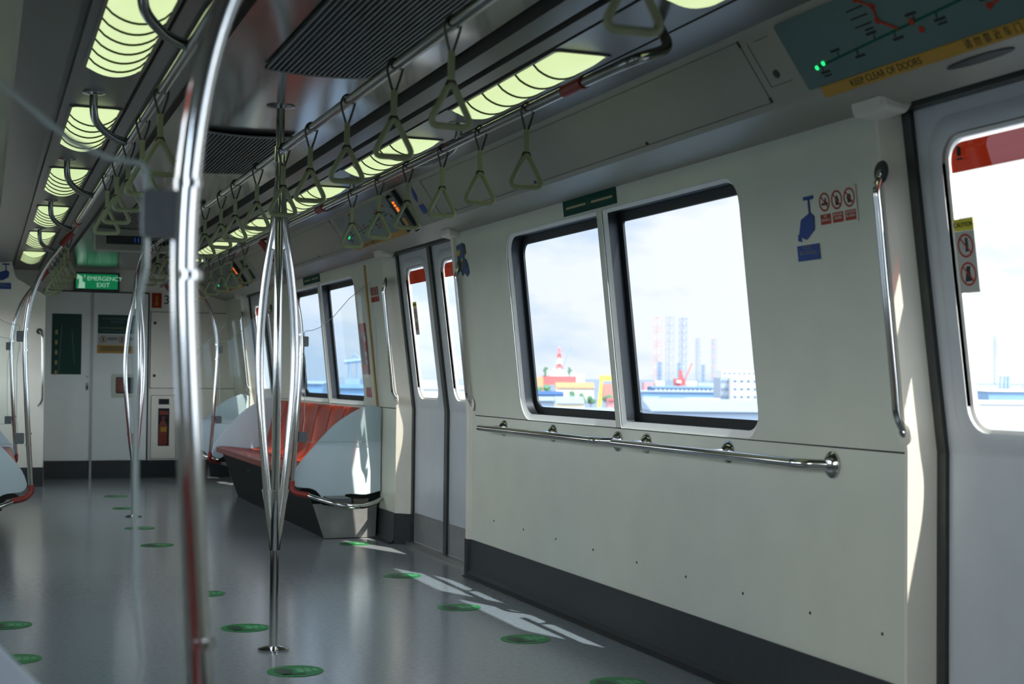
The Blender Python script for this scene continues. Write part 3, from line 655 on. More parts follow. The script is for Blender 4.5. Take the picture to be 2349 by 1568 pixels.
t = thing('green_notice', (1.1, 12.7, 2.03), 'dark green notice on the cove before the third route map', 'notice')
plate(cove_frame(12.75, 0), [('board', 'green', 0, .002, [('rr', -.10, .10, .01, .11, .01), ('rr', -.10, .10, .125, .21, .01)])], t)
# hatches and screws on the cove
def cove_hatch(y0, y1, label):
    t = thing('access_panel', (1.1, (y0+y1)/2, 2.04), label, 'access panel', 'access panels on the sloping cove')
    F = cove_frame((y0+y1)/2, 0); w = (y1-y0)/2
    plate(F, [('seam', 'dark', -.0015, .001, [('r', -w, w, .004, .0055), ('r', -w, w, .2185, .22), ('r', -w, -w+.002, .004, .22), ('r', w-.002, w, .004, .22)]),
              ('latch', 'dark', -.001, .002, [('r', w-.006, w+.004, .004, .022), ('r', w-.006, w+.004, .20, .222)]+[('c', -w+q*(2*w)/3.0+.25, .012, .010, .006) for q in range(3)])], t)
cove_hatch(3.82, 7.2, 'long pale access panel on the cove above the near window')
cove_hatch(9.3, 12.5, 'long pale access panel on the cove above the red seats')
t = thing('lock_plate', (1.1, 3.7, 2.04), 'small square lock plate on the cove beside the nearest map', 'lock plate')
plate(cove_frame(3.72, 0), [('seam', 'dark', -.0015, .001, [('r', -.06, .06, .05, .0515), ('r', -.061, -.06, .05, .20), ('r', -.02, .06, .2, .2015)]), ('lock', 'dark', -.001, .003, [('c', 0, .085, .013)])], t)
t = thing('speaker_grille', (1.2, 2.86, 1.91), 'dark oval recess in the soffit above the nearest door', 'recess')
plate(frame((1.245, 2.95, 1.918), (0, -1, 0), (-.963, 0, .268)), [('oval', 'kick', 0, .002, [('c', 0, 0, .13, .016)])], t)

# ------------------------------------------------------------------ signs on the near wall
def wallF(y, z, s=1): return frame((s*(Xw(z)-.0025), y, z), (0, -1, 0), (-.1104, 0, .994))
t = thing('exit_notice', (1.34, 5.65, 1.86), 'dark green emergency notice above the near window', 'notice', 'green notices over the windows')
F = wallF(5.65, 1.86); plate(F, [('board', 'green', 0, .0015, [('r', -.285, .285, -.034, .034)]), ('gold_line', 'bronze', .0016, .0006, [('r', -.25, -.03, -.006, .004), ('r', .03, .25, -.006, .004)]),
                                ('arrow_mark', 'inkg', .0016, .0008, [('p', [(-.012, .02), (.006, .02), (.012, -.004), (.002, -.02), (-.006, -.02), (0, -.002)])])], t)
text('EMERGENCY DOOR RELEASE BELOW SEAT', .019, F @ Matrix.Translation((0, .018, 0)), 'inkg', t)
t = thing('exit_notice', (1.34, 11.2, 1.86), 'small dark green notice above the windows over the red seats', 'notice', 'green notices over the windows')
F = wallF(11.2, 1.865); plate(F, [('board', 'green', 0, .0015, [('r', -.30, .30, -.034, .034)]), ('gold_line', 'bronze', .0016, .0006, [('r', -.25, -.03, -.006, .004), ('r', .03, .25, -.006, .004)])], t)
def cctv(y, z, s, label):
    t = thing('camera_sticker', (s*1.37, y, z), label, 'sticker', 'blue security camera stickers')
    F = wallF(y, z) if s > 0 else s if False else wallF(y, z)
    return t, F
def cctv_marks(t, F, k=1.):
    plate(F, [('camera_symbol', 'inkb', 0, .001, [('r', -.005*k, .055*k, .098*k, .110*k), ('r', .022*k, .030*k, .045*k, .10*k), ('p', [(a*k, b*k) for a, b in ((-.05, -.02), (-.03, .035), (.03, .055), (.052, .04), (.048, -.005), (-.005, -.035))]),
                                              ('p', [(a*k, b*k) for a, b in ((-.058, -.035), (-.055, -.012), (-.04, -.02), (-.035, -.04))])]),
              ('caption_plate', 'inkb', 0, .001, [('r', -.068*k, .068*k, -.105*k, -.052*k)])], t)
    text('VIDEO\nRECORDING', .018*k, F @ Matrix.Translation((0, -.070*k, 0)), 'exg', t)
t, F = cctv(3.955, 1.585, 1, 'blue security camera sticker on the near wall left of the three red signs'); cctv_marks(t, F, .95)
t = thing('prohibition_sign', (1.37, 3.77, 1.63), 'three red prohibition circles with red captions on the near wall', 'sign', 'red prohibition signs')
F = wallF(3.77, 1.638)
plate(F, [('backing', 'wall', 0, .0008, [('r', -.105, .105, -.055, .058)]), ('red_rings', 'inkr', .001, .0008, [('ring', x, .022, .024, .030) for x in (-.068, 0, .068)]+[('l', (x-.019, .041), (x+.019, .003), .005) for x in (-.068, 0, .068)]),
          ('symbols', 'inkk', .0009, .0005, [('r', -.085, -.05, .012, .02), ('r', -.066, -.058, .018, .034), ('p', [(-.008, .005), (.01, .005), (.012, .02), (.002, .038), (-.008, .022)]), ('c', .066, .022, .011), ('r', .058, .078, .006, .014)]),
          ('caption_blocks', 'inkr', .001, .0006, [('r', x-.029, x+.029, -.048, -.016) for x in (-.068, 0, .068)])], t)
for x, w in ((-.068, 'NO\nSMOKING'), (0, 'NO FLAM.\nGOODS'), (.068, 'NO FOOD\nOR DRINK')): text(w, .011, F @ Matrix.Translation((x, -.029, 0)), 'white', t, name='caption')
t = thing('prohibition_sign', (1.37, 9.3, 1.65), 'small distant red prohibition sign on the pillar beside the second door', 'sign', 'red prohibition signs')
F = frame((Xw(1.65)-.0525, 9.045, 1.65), (0, -1, 0), (-.1104, 0, .994)) if False else wallF(9.32, 1.65)
plate(F, [('red_rings', 'inkr', .001, .0008, [('ring', x, .022, .022, .031) for x in (-.068, 0, .068)]+[('l', (x-.019, .041), (x+.019, .003), .006) for x in (-.068, 0, .068)]), ('caption_blocks', 'inkr', .001, .0006, [('r', x-.029, x+.029, -.05, -.016) for x in (-.068, 0, .068)])], t)
t = thing('red_poster', (1.4, 9.73, 1.3), 'tall red and dark poster between the farther windows and pillar', 'poster')
F = wallF(9.73, 1.29); plate(F, [('sheet', 'redlip', 0, .001, [('r', -.09, .09, -.18, .18)]), ('red_block', 'inkr', .0011, .0004, [('r', -.09, .09, .12, .18), ('r', .0, .07, -.02, .08), ('r', -.07, 0, -.15, -.08)]), ('dark_figure', 'inkk', .0011, .0005, [('p', [(-.06, -.1), (-.07, .03), (-.03, .10), (.0, .02), (.01, -.12)])]), ('pale_lettering', 'paper', .0016, .0003, [('r', .02, .06, .05, .09), ('r', .01, .05, -.05, -.02), ('r', .02, .05, -.11, -.08)])], t)
t = thing('red_notice', (1.44, 9.72, .98), 'small pink and red notice below the tall poster', 'notice')
F = wallF(9.72, .985); plate(F, [('sheet', 'exlr', 0, .001, [('r', -.065, .065, -.035, .035)]), ('red_mark', 'inkr', .0011, .0004, [('ring', 0, 0, .018, .028), ('r', -.05, -.035, -.03, .03)])], t)
# cartoon-free colourful poster: plain colour patches
t = thing('colour_poster', (1.35, 7.42, 1.75), 'small blue and yellow cut-out poster at the far end of the near wall', 'poster')
F = wallF(7.42, 1.745); plate(F, [('blue_patch', M['exblued'], 0, .001, [('p', [(-.11, .075), (-.04, .085), (.03, .09), (.04, .0), (.09, -.03), (.10, -.08), (.06, -.10), (.03, -.075), (-.02, -.09), (-.04, -.05), (-.11, -.04)])]),
                                 ('yellow_patch', M['exyel'], .0011, .0005, [('c', -.03, -.03, .025, .03), ('p', [(-.08, .05), (-.03, .06), (-.02, .03), (-.07, .02)]), ('c', .0, .0, .01)]),
                                 ('dark_patch', 'inkk', .0011, .0007, [('p', [(.03, .05), (.045, .085), (.065, .08), (.07, .03), (.05, .02)]), ('p', [(.05, 0), (.075, -.01), (.07, -.05), (.05, -.04)])])], t)
# sticker on the door glass
def door_sticker(y, z, label):
    t = thing('door_sticker', (1.47, y, z), label, 'sticker', 'yellow-headed caution stickers on door glass')
    F = frame((Xd(z)+.010, y, z), (0, -1, 0), (-.129, 0, .992))
    plate(F, [('sheet', 'paper', 0, .001, [('r', -.042, .042, -.105, .07)]), ('yellow_head', 'yel2', 0, .001, [('r', -.042, .042, .0702, .105)]),
              ('red_rings', 'inkr', .0011, .0006, [('ring', 0, .028, .028, .034), ('ring', 0, -.052, .028, .034), ('l', (-.02, .048), (.02, .008), .005), ('l', (-.02, -.032), (.02, -.072), .005)]),
              ('dark_symbols', 'inkk', .0011, .0004, [('p', [(-.002, .01), (.012, .012), (.01, .05), (0, .05)]), ('p', [(-.016, -.074), (.014, -.072), (.008, -.045), (.012, -.03), (-.006, -.03), (-.01, -.05)])])], t)
    text('CAUTION', .019, F @ Matrix.Translation((0, .087, 0)), 'inkk', t)
door_sticker(3.30, 1.455, 'caution sticker with two red circles on the nearest door glass')
door_sticker(8.72, 1.47, 'tiny caution sticker on the glass of the second door')
t = thing('door_notice', (1.43, 3.29, 1.745), 'small dark symbol on the red band of the nearest door window', 'sticker')
plate(frame((Xd(1.74)+.012, 3.29, 1.735), (0, -1, 0), (-.129, 0, .992)), [('symbol', 'inkk', 0, .001, [('rr', -.008, .009, -.003, .024, .004)]), ('caption', 'kick', 0, .001, [('r', -.012, .014, -.014, -.008)])], t)
# yellow edge strip where the seat bay wall begins
struct(MB().prism([(1.449, 9.50, .28), (1.449, 9.535, .28), (1.449, 9.535, .89), (1.449, 9.50, .89)], (0, 0, 0), (-.006, 0, 0)).add(*(lambda b: (b.v, b.f))(MB().prism([(1.448, 9.50, .89), (1.448, 9.535, .89), (Xw(1.86), 9.535, 1.86), (Xw(1.86), 9.50, 1.86)], (0, 0, 0), (-.006, 0, 0)))).build('trim_5', 'yellow', smooth=False))

# ------------------------------------------------------------------ end of the carriage
struct(MB().box(-1.62, 1.62, Y1, Y1+.08, 0, 2.3).build('wall_end', 'endc', smooth=False))
struct(MB().box(-1.62, 1.62, Y0-.08, Y0, 0, 2.3).build('wall_rear_added', 'cream', smooth=False))  # unseen partition added behind the camera to keep outside light out
struct(MB().box(-.5, 1.45, Y1-.012, Y1-.001, .0, .185).build('baseboard_end', 'kick', smooth=False))
blk = [(-.874, 2.20), (-.823, 2.01), (-.548, 1.848), (-.548, .0), (-1.46, .0), (-1.46, 2.25), (-.874, 2.25)]
struct(MB().prism([(a, 14.5, b) for a, b in blk], (0, 0, 0), (0, .99, 0)).build('wall_end', 'endc', smooth=False))
struct(MB().prism([(-1.2, 14.497, .0), (-.545, 14.497, .0), (-.545, 14.497, .186), (-1.2, 14.497, .186)], (0, 0, 0), (0, -.008, 0)).build('baseboard_end', 'kick', smooth=False))
t = thing('end_handle', (-.575, 14.47, .8), 'short vertical chrome handle on the cream partition at far left', 'handle')
MB().tube(fillet([(-.60, 14.49, 1.50), (-.575, 14.43, 1.47), (-.565, 14.43, .83), (-.60, 14.49, .78)], .05, 5), .011, 10).build('bar', 'chrome', t)
MB().lathe((-.60, 14.498, 1.50), (0, -1, 0), [(.03, 0), (.028, .006), (.012, .01)], 16).build('end_cup', 'kick', t)
t = thing('camera_sticker', (-.93, 14.49, 1.98), 'small blue camera sticker at the left edge on the cream partition', 'sticker', 'blue security camera stickers')
cctv_marks(t, frame((-.945, 14.497, 2.02), (1, 0, 0), (0, 0, 1)), 1.15)
# far doorway leaves
DW = sempty('door_9', (0, Y1, 0)); e = Y1-.012
for nm, a, b in (('door_leaf', -.515, -.052), ('door_leaf', -.028, .525)):
    lf = MB().box(a, b, e-.008, e+.010, .19, 1.945).build(nm, 'endp', DW, smooth=False)
MB().box(-.052, -.028, e-.020, e+.01, .0, 1.945).build('centre_strip', 'brushed', DW, smooth=False)
MB().box(-.53, .54, e-.004, e+.01, 1.945, 1.96).build('door_head', 'dark', DW, smooth=False)
MB().box(.525, .54, e-.006, e+.01, .19, 1.95).build('door_edge', 'kick', DW, smooth=False)
h = MB().box(-.10, -.07, e-.018, e-.006, .92, 1.0).build('lock_plate', 'brushed', DW, smooth=False)
MB().box(-.094, -.076, e-.024, e-.016, .93, .97).build('lock_slot', 'dark', h, smooth=False)
MB().lathe((-.085, e-.006, 1.06), (0, -1, 0), [(.013, 0), (.011, .008), (.004, .012)], 14).build('door_knob', 'chrome', DW)
EF = lambda x, z: frame((x, e-.0095, z), (1, 0, 0), (0, 0, 1))
t = thing('green_notice', (-.295, e, 1.4), 'tall dark green evacuation notice on the left leaf of the end door', 'notice')
plate(EF(-.295, 1.40), [('board', 'green', 0, .003, [('r', -.148, .148, -.315, .315)]), ('pictogram_lines', 'teal', .0032, .0005, [('l', (-.05, .2), (-.075, -.3), .006), ('l', (.05, .15), (.08, -.2), .006)]),
                        ('white_marks', 'bronze', .0032, .0006, [('r', -.115, -.09, .1-q*.105, .145-q*.105) for q in range(5)])], t)
t = thing('green_notice', (.2, e, 1.6), 'dark green instruction notice on the right leaf of the end door', 'notice')
plate(EF(.21, 1.615), [('board', 'green', 0, .003, [('r', -.195, .195, -.10, .10)])], t)
text('IN AN EMERGENCY\n\u7d27\u6025\u51fa\u53e3', .034, EF(.21, 1.655), 'teal', t, zoff=.0035); text('ACTIVATE EQUIPMENT FOR EXIT', .024, EF(.21, 1.575), 'bronze', t, zoff=.0035); text('OPEN DOOR AND STEP OUT', .022, EF(.21, 1.54), 'teal', t, zoff=.0035)
t = thing('white_notice', (.21, e, 1.42), 'pale notice with two small prohibition symbols above a yellow strip', 'notice')
plate(EF(.21, 1.455), [('board', 'paper', 0, .0025, [('r', -.195, .195, -.055, .055)]), ('red_rings', 'inkr', .003, .0008, [('ring', x, .0, .026, .034) for x in (-.14, .05)]), ('symbols', 'inkk', .003, .0006, [('r', x-.008, x+.008, -.018, .02) for x in (-.14, .05)]), ('caption_lines', 'kick', .003, .0006, [('r', x, x+.1, z, z+.01) for x in (-.095, .095) for z in (.012, -.006)])], t)
t = thing('yellow_notice', (.21, e, 1.35), 'dull yellow warning strip below the pale notice on the end door', 'notice')
plate(EF(.21, 1.355), [('board', 'yellow', 0, .003, [('r', -.2, .2, -.045, .043)]), ('caption_lines', 'inkk', .003, .0008, [('r', -.17, .15, z, z+.008) for z in (.018, 0, -.018)])], t)
t = thing('fire_point', (.3, e, .97), 'small square cabinet with dark red window on the right leaf of the end door', 'cabinet')
plate(EF(.30, .975), [('cabinet_frame', 'wall', 0, .012, [('rr', -.135, .135, -.13, .12, .008)]), ('dark_window', 'screen', .012, .002, [('rr', -.095, .095, -.085, .085, .01)]), ('red_handle', 'redlip', .0142, .003, [('rr', -.085, .0, -.07, .07, .01)]), ('pale_fitting', 'clip', .0142, .004, [('c', .03, -.02, .02), ('r', .02, .06, -.03, -.01)])], t)
t = thing('equipment_cabinet', (.95, e, .2), 'large cream cabinet door with two locks on the end wall', 'cabinet')
CF = frame((1.0, Y1-.002, 1.35), (1, 0, 0), (0, 0, 1))
plate(CF, [('cabinet_door', 'endc', 0, .012, [('rr', -.44, .44, -.40, .405, .01)]), ('seam', 'dark', 0, .001, [('r', -.446, .446, -.406, .411)]), ('lock', 'kick', .012, .005, [('c', -.40, .29, .016), ('c', -.40, -.27, .016), ('c', .40, .29, .016)])], t)
t = thing('extinguisher_box', (.71, e, .5), 'cream fire extinguisher box with a narrow dark window on the end wall', 'cabinet')
CF = frame((.705, Y1-.002, .535), (1, 0, 0), (0, 0, 1))
plate(CF, [('seam', 'dark', 0, .001, [('rr', -.135, .135, -.338, .338, .012)]), ('box_door', 'endc', .0, .014, [('rr', -.13, .13, -.333, .333, .01)]), ('dark_window', 'screen', .0142, .002, [('r', -.058, .058, -.20, .20), ('r', -.055, .055, .24, .30)])], t)
ex = MB(); ex.lathe((.70, Y1-.03, .345), (0, 0, 1), [(.04, 0), (.045, .02), (.045, .20), (.03, .24), (.012, .26), (.012, .30)], 18)
ex.v = [V((p.x, Y1-.0185+(p.y-(Y1-.03))*.03, p.z)) for p in ex.v]
ex.build('extinguisher', 'redlip', t); plate(CF, [('extinguisher_label', 'yellow', .0185, .001, [('r', -.03, .03, -.05, .0)]), ('fire_lettering', 'redlip', .0165, .001, [('r', -.045, .045, .13, .17), ('r', -.02, .02, .09, .11)])], t)
t = thing('red_notice', (.615, e, 1.88), 'small red vertical sign beside the number 30', 'notice')
plate(frame((.615, Y1-.002, 1.88), (1, 0, 0), (0, 0, 1)), [('sheet', 'inkr', 0, .002, [('r', -.052, .052, -.08, .08)]), ('arrow', 'yellow', .0022, .0008, [('r', -.008, .008, -.03, .05), ('p', [(-.025, -.03), (.025, -.03), (0, -.06)])])], t)
t = thing('car_number', (.78, e, 1.885), 'black carriage number painted on the end wall', 'number')
text('3031', .135, frame((.835, Y1-.002, 1.885), (1, 0, 0), (0, 0, 1)), 'inkk', t, name='digits', zoff=.001, space=1.15)
# exit sign
t = thing('exit_sign', (0, Y1-.05, 2.05), 'lit green emergency exit sign above the end door', 'sign')
MB().box(-.235, .225, Y1-.06, Y1-.002, 1.962, 2.15).build('sign_box', 'kick', t, smooth=False)
SF = frame((0, Y1-.0605, 2.055), (1, 0, 0), (0, 0, 1))
plate(SF, [('green_face', 'exit', 0, .002, [('r', -.215, .205, -.075, .08)]), ('running_figure', 'exitw', .0022, .001, [('r', -.205, -.125, -.07, .07)]), ('figure_shape', 'exit', .0034, .001, [('p', [(-.19, .07), (-.15, .05), (-.15, .0), (-.125, -.01), (-.125, .02), (-.135, .07)]), ('p', [(-.205, -.07), (-.205, .02), (-.185, .03), (-.185, -.02), (-.195, -.07)])])], t)
text('EMERGENCY', .062, SF @ Matrix.Translation((-.105, .032, 0)), 'exitw', t, align='LEFT', zoff=.0025)
text('EXIT', .066, SF @ Matrix.Translation((-.01, -.035, 0)), 'exitw', t, align='LEFT', zoff=.0025)
# hanging information display
t = thing('information_display', (0, 11.02, 2.1), 'cream ceiling box with a dark strip display of blue digits', 'display')
MB().box(-.34, .34, 11.0, 11.16, 2.022, 2.185).build('housing', 'cove', t, smooth=False, bevel=.008)
DF = frame((0, 10.998, 2.10), (1, 0, 0), (0, 0, 1))
plate(DF, [('screen', 'screen', 0, .003, [('r', -.26, .26, -.032, .032)])], t)
text('11', .05, DF @ Matrix.Translation((-.04, 0, 0)), 'ledb', t, zoff=.0035, name='digits'); text(':3', .05, DF @ Matrix.Translation((.215, 0, 0)), 'ledb', t, zoff=.0035, name='digits')

# ------------------------------------------------------------------ camera
RT, UP, FW = V((.93712756, -.34885003, .00977744)), V((-.01780757, -.01981939, .99964498)), V((.3485324, .93696897, .02478547))
CL = V((-1.11, 0, 1.10))
cd = bpy.data.cameras.new('camera'); cam = bpy.data.objects.new('camera', cd); COL.objects.link(cam)
cd.sensor_width = 36; cd.lens = 50.; cd.clip_start = .05; cd.clip_end = 20000
Rm = Matrix((RT, UP, -FW)).transposed().to_4x4(); cam.matrix_world = Matrix.Translation(CL) @ Rm
cd.dof.use_dof = True; cd.dof.focus_distance = 7.0; cd.dof.aperture_fstop = 4.0
S.camera = cam

# ------------------------------------------------------------------ the harbour outside (train runs on a viaduct about ten metres up)
GZ = -10.
K = 3262.
def at(px, py, D):
    """world point seen in direction of frame pixel (px,py), D metres deep"""
    return CL+(FW+RT*((px-1174.5)/K)-UP*((py-784)/K))*D
HR = V((RT.x, RT.y, 0)).normalized(); HF = V((FW.x, FW.y, 0)).normalized()
def obox(mb, px0, px1, py0, py1, D, depth):
    """upright box whose front face fills the given picture rectangle at distance D, standing depth metres deep"""
    a = at(px0, (py0+py1)/2, D); b = at(px1, (py0+py1)/2, D); zt = at((px0+px1)/2, py0, D).z; zb = at((px0+px1)/2, py1, D).z
    pts = []
    for z in (zb, zt):
        for q in ((a.x, a.y), (b.x, b.y)):
            pts.append((q[0], q[1], z)); pts.append((q[0]+HF.x*depth, q[1]+HF.y*depth, z))
    mb.add(pts, [(0, 1, 3, 2), (4, 6, 7, 5), (0, 2, 6, 4), (1, 5, 7, 3), (0, 4, 5, 1), (2, 3, 7, 6)]); return a, b, zb, zt
struct(MB().add([(-9000, -9000, GZ), (9000, -9000, GZ), (9000, 12000, GZ), (-9000, 12000, GZ)], [(0, 1, 2, 3)]).build('ground', 'exgnd', smooth=False))

def building(name, px0, px1, py0, py1, D, depth, m, label, cat='building', rows=0, cols=0, wm='exwin', roof=None, base=True):
    a = at((px0+px1)/2, py1, D); t = thing(name, (a.x, a.y, GZ), label, cat, None)
    mb = MB(); A, B, zb, zt = obox(mb, px0, px1, py0, py1, D, depth)
    if base:  # carry the walls down to the ground
        lo = [(v.x, v.y, GZ) if abs(v.z-zb) < 1e-6 else v for v in mb.v]; mb.v = [V(v) for v in lo]
    mb.build('walls', m, t, smooth=False)
    if rows:
        w = MB(); h = zt-zb; u = (B-A)/cols; hn = V((u.x, u.y, 0))
        for r in range(rows):
            for c_ in range(cols):
                p = V((A.x, A.y, 0))+hn*(c_+.3); q = p+hn*.55; z0 = zb+h*(r+.35)/rows; z1 = zb+h*(r+.72)/rows; n = HF*-.15
                w.prism([(p.x, p.y, z0), (q.x, q.y, z0), (q.x, q.y, z1), (p.x, p.y, z1)], n, -n*.5)
        w.build('windows', wm, t, smooth=False)
    if roof:
        rm, rh = roof; R = MB(); ov = HR*((B-A).length*.02); a0 = V((A.x, A.y, zt))-ov-HF*.8; b0 = V((B.x, B.y, zt))+ov-HF*.8
        mid = HF*(depth*.5+.8); a1 = a0+HF*(depth+1.6); b1 = b0+HF*(depth+1.6); up = V((0, 0, rh))
        R.add([a0, b0, b1, a1, a0+mid+up, b0+mid+up], [(0, 1, 5, 4), (3, 4, 5, 2), (0, 4, 3), (1, 2, 5), (0, 3, 2, 1)])
        R.build('roof', rm, t, smooth=False)
    return t
def lattice(px, wpx, py0, py1, D, m, label, name='rig_leg', seg=None, alt=None, rad=.22):
    a = at(px, py1, D); zt = at(px, py0, D).z; w = wpx*D/K/2; zb = GZ
    t = thing(name, (a.x, a.y, GZ), label, 'lattice tower', 'lattice legs of the drilling rigs')
    n = seg or max(4, int((zt-zb)/(w*1.9))); mb = MB(); m2 = MB(); r = rad
    cs = [a-HR*w, a+HR*w, a+HF*w*1.6]
    for c_ in cs: mb.tube([(c_.x, c_.y, zb), (c_.x, c_.y, zt)], r, 5)
    for i in range(n+1):
        z = zb+(zt-zb)*i/n; tgt = m2 if (alt and i % 2) else mb
        for j in range(3):
            p, q = cs[j], cs[(j+1) % 3]
            tgt.tube([(p.x, p.y, z), (q.x, q.y, z)], r*.7, 4)
            if i < n:
                z2 = zb+(zt-zb)*(i+1)/n
                tgt.tube([(p.x, p.y, z), (q.x, q.y, z2)], r*.6, 4)
    mb.build('frame', m, t, smooth=False)
    if alt: m2.build('painted_bracing', alt, t, smooth=False)
    return t
# right pane: rigs, office block, sheds
lattice(1508, 17, 728, 880, 1500, 'exlr', 'pale red lattice rig leg, leftmost of the tall ones', alt='exb')
lattice(1536, 18, 727, 880, 1500, 'exlat', 'tall grey-blue lattice rig leg, middle of the tall ones')
lattice(1566, 17, 729, 880, 1450, 'exlat', 'tall grey-blue lattice rig leg above the red crane', rad=.36)
lattice(1600, 10, 776, 880, 1400, 'exlat', 'thin lattice leg right of the red crane')
lattice(1637, 11, 777, 880, 1350, 'exlat', 'thin lattice leg left of the white office block', alt='exlr')
lattice(1513, 9, 830, 880, 1300, 'exlat', 'short dark derrick among the tall legs', seg=7, rad=.5)
lattice(1559, 11, 832, 880, 1250, 'exlat', 'short dark derrick standing before the tall legs', seg=6, rad=.45)
lattice(1613, 8, 836, 880, 1300, 'exlat', 'small derrick between the two thin legs', seg=6, rad=.4)
a = at(1562, 880, 1000); t = thing('red_crane', (a.x, a.y, GZ), 'red and white harbour crane amid the rig legs', 'crane')
mb = MB(); obox(mb, 1549, 1572, 868, 886, 1000, 12); mb.tube([at(1560, 880, 1000), at(1561, 848, 1000)], 1.2, 6); mb.tube([at(1556, 878, 1000), at(1563, 850, 1000), at(1568, 876, 1000)], .6, 5)
mb.tube([at(1568, 876, 1000), at(1588, 832, 1000)], .4, 5); mb.tube([(a.x, a.y, GZ), a], 2.0, 6); mb.build('crane_frame', 'exred', t, smooth=False)
mb = MB(); obox(mb, 1553, 1563, 872, 878, 995, 4); mb.build('crane_cab', 'exb', t, smooth=False)
for i, (x0, x1, y0) in enumerate(((1478, 1500, 877), (1504, 1524, 873), (1576, 1598, 874), (1600, 1642, 878))):
    building('port_shed', x0, x1, y0, 886, 1100, 20, ('exlr', 'exb', 'exb', 'exg')[i], ('low reddish shed at the left end of the rig yard', 'low white shed below the leftmost rig leg', 'white deckhouse right of the red crane', 'grey shed left of the office block')[i])
building('quay_shed', 1500, 1638, 890, 899, 800, 40, 'exblued', 'long dark blue open shed beneath the rigs', roof=('exblue', 1.2), rows=1, cols=14, wm='exb')
building('long_shed', 1474, 1636, 899, 912, 620, 30, 'exblue', 'long light blue shed in front of the dark blue one', roof=('exroof', .6))
building('office_block', 1677, 1800, 866, 938, 560, 24, 'exb', 'white four-storey office block at the right edge of the near window', rows=4, cols=8, roof=None)
building('office_wing', 1653, 1677, 866, 938, 566, 20, 'exg', 'shaded left wing of the white office block', rows=4, cols=4)  # wing of the white block painted grey to imitate its shade
building('office_penthouse', 1656, 1790, 850, 864, 570, 16, 'exb', 'white top storey of the office block', rows=1, cols=12, base=False)
building('white_shed', 1584, 1653, 914, 936, 480, 20, 'exb', 'low white flat-roofed shed left of the office block', rows=1, cols=3)
building('grey_shed', 1519, 1584, 914, 936, 490, 20, 'exg', 'low grey shed beside the white flat-roofed one', rows=1, cols=3)
building('open_shed', 1478, 1517, 914, 928, 500, 20, 'exblued', 'small dark shed at the left corner of the nearer pane', roof=('exroof', .6))
building('near_roof', 1500, 1830, 944, 975, 210, 30, 'exroof', 'wide pale metal roof at the bottom of the nearer pane', roof=('exroof', 1.6))
building('mid_roof', 1462, 1830, 937, 950, 330, 24, 'exblue', 'low blue roof behind the wide pale one', roof=('exblue', .8))
# left pane
a = at(1283, 870, 1100); t = thing('drilling_rig', (a.x, a.y, GZ), 'red-hulled drilling rig with a striped derrick in the farther pane', 'rig')
mb = MB(); obox(mb, 1246, 1322, 862, 882, 1100, 50); mb.build('hull', 'exred', t, smooth=False)
mb = MB(); obox(mb, 1262, 1300, 852, 862, 1100, 25); obox(mb, 1268, 1292, 845, 852, 1100, 20); obox(mb, 1300, 1320, 856, 862, 1100, 20); mb.build('deckhouse', 'exb', t, smooth=False)
for k, (y0, y1, m) in enumerate(((846, 836, 'exred'), (836, 824, 'exb'), (824, 812, 'exred'), (812, 798, 'exlr'))):
    w0 = 6.5-k*1.1; w1 = 6.5-(k+1)*1.1; mb = MB()
    for sx in (-1, 1):
        mb.tube([at(1283+sx*w0, y0, 1100), at(1283+sx*w1, y1, 1100)], .42, 5); mb.tube([at(1283+sx*w0, y0, 1100), at(1283-sx*w1, y1, 1100)], .34, 5)
    mb.tube([at(1283-w1, y1, 1100), at(1283+w1, y1, 1100)], .8, 5); mb.build('derrick_section', m, t, smooth=False)
mb = MB(); mb.tube([at(1291, 848, 1100), at(1302, 812, 1100), at(1312, 794, 1100)], .3, 5); mb.build('crane_boom', 'exlat', t, smooth=False)
mb = MB(); mb.tube([at(1251, 862, 1100), at(1251, 842, 1100)], .9, 5); mb.tube([at(1246, 850, 1100), at(1256, 843, 1100)], .9, 5); mb.tube([at(1306, 860, 1100), at(1306, 842, 1100)], .8, 5); mb.tube([at(1302, 853, 1100), at(1311, 848, 1100)], .8, 5)
mb.build('deck_crane', 'extree', t, smooth=False)
building('striped_store', 1226, 1246, 864, 880, 900, 20, 'exterra', 'orange storage building left of the drilling rig')
building('tower_block', 1322, 1341, 858, 878, 1300, 30, 'exb', 'distant white flats right of the drilling rig', rows=4, cols=2)
building('factory', 1277, 1362, 889, 905, 650, 20, 'excream', 'cream two-storey building with an orange roof', rows=2, cols=14, roof=('exterra', 2.4))
building('brown_stack', 1384, 1412, 880, 908, 700, 14, 'exbrown', 'rusty red stacked structure behind the yellow crane leg')
a = at(1376, 935, 520); t = thing('yellow_crane', (a.x, a.y, GZ), 'yellow portal crane leg and beam beside the window post', 'crane')
mb = MB(); mb.loft([[at(1370, 933, 520), at(1379, 933, 520), at(1379, 933, 524), at(1370, 933, 524)], [at(1377, 872, 520), at(1383, 872, 520), at(1383, 872, 524), at(1377, 872, 524)]], cap=True); mb.build('crane_leg', 'exyel', t, smooth=False)
mb = MB(); obox(mb, 1377, 1425, 861, 873, 520, 5); mb.build('crane_beam', 'exyel', t, smooth=False)
building('blue_store', 1226, 1292, 905, 918, 430, 18, 'exblued', 'deep blue warehouse at the left of the farther pane', roof=('exblued', 1.0))
building('grey_hall', 1226, 1300, 919, 934, 300, 18, 'exroof', 'pale grey hall below the blue warehouse', roof=('exroof', .8))
building('gabled_shed', 1276, 1340, 925, 940, 280, 14, 'excream', 'pale gabled shed at the bottom of the farther pane', roof=('exroof', 1.3))
building('kiosk', 1394, 1410, 918, 938, 330, 6, 'exlr', 'small pinkish kiosk by the window post', roof=('exred', .5))
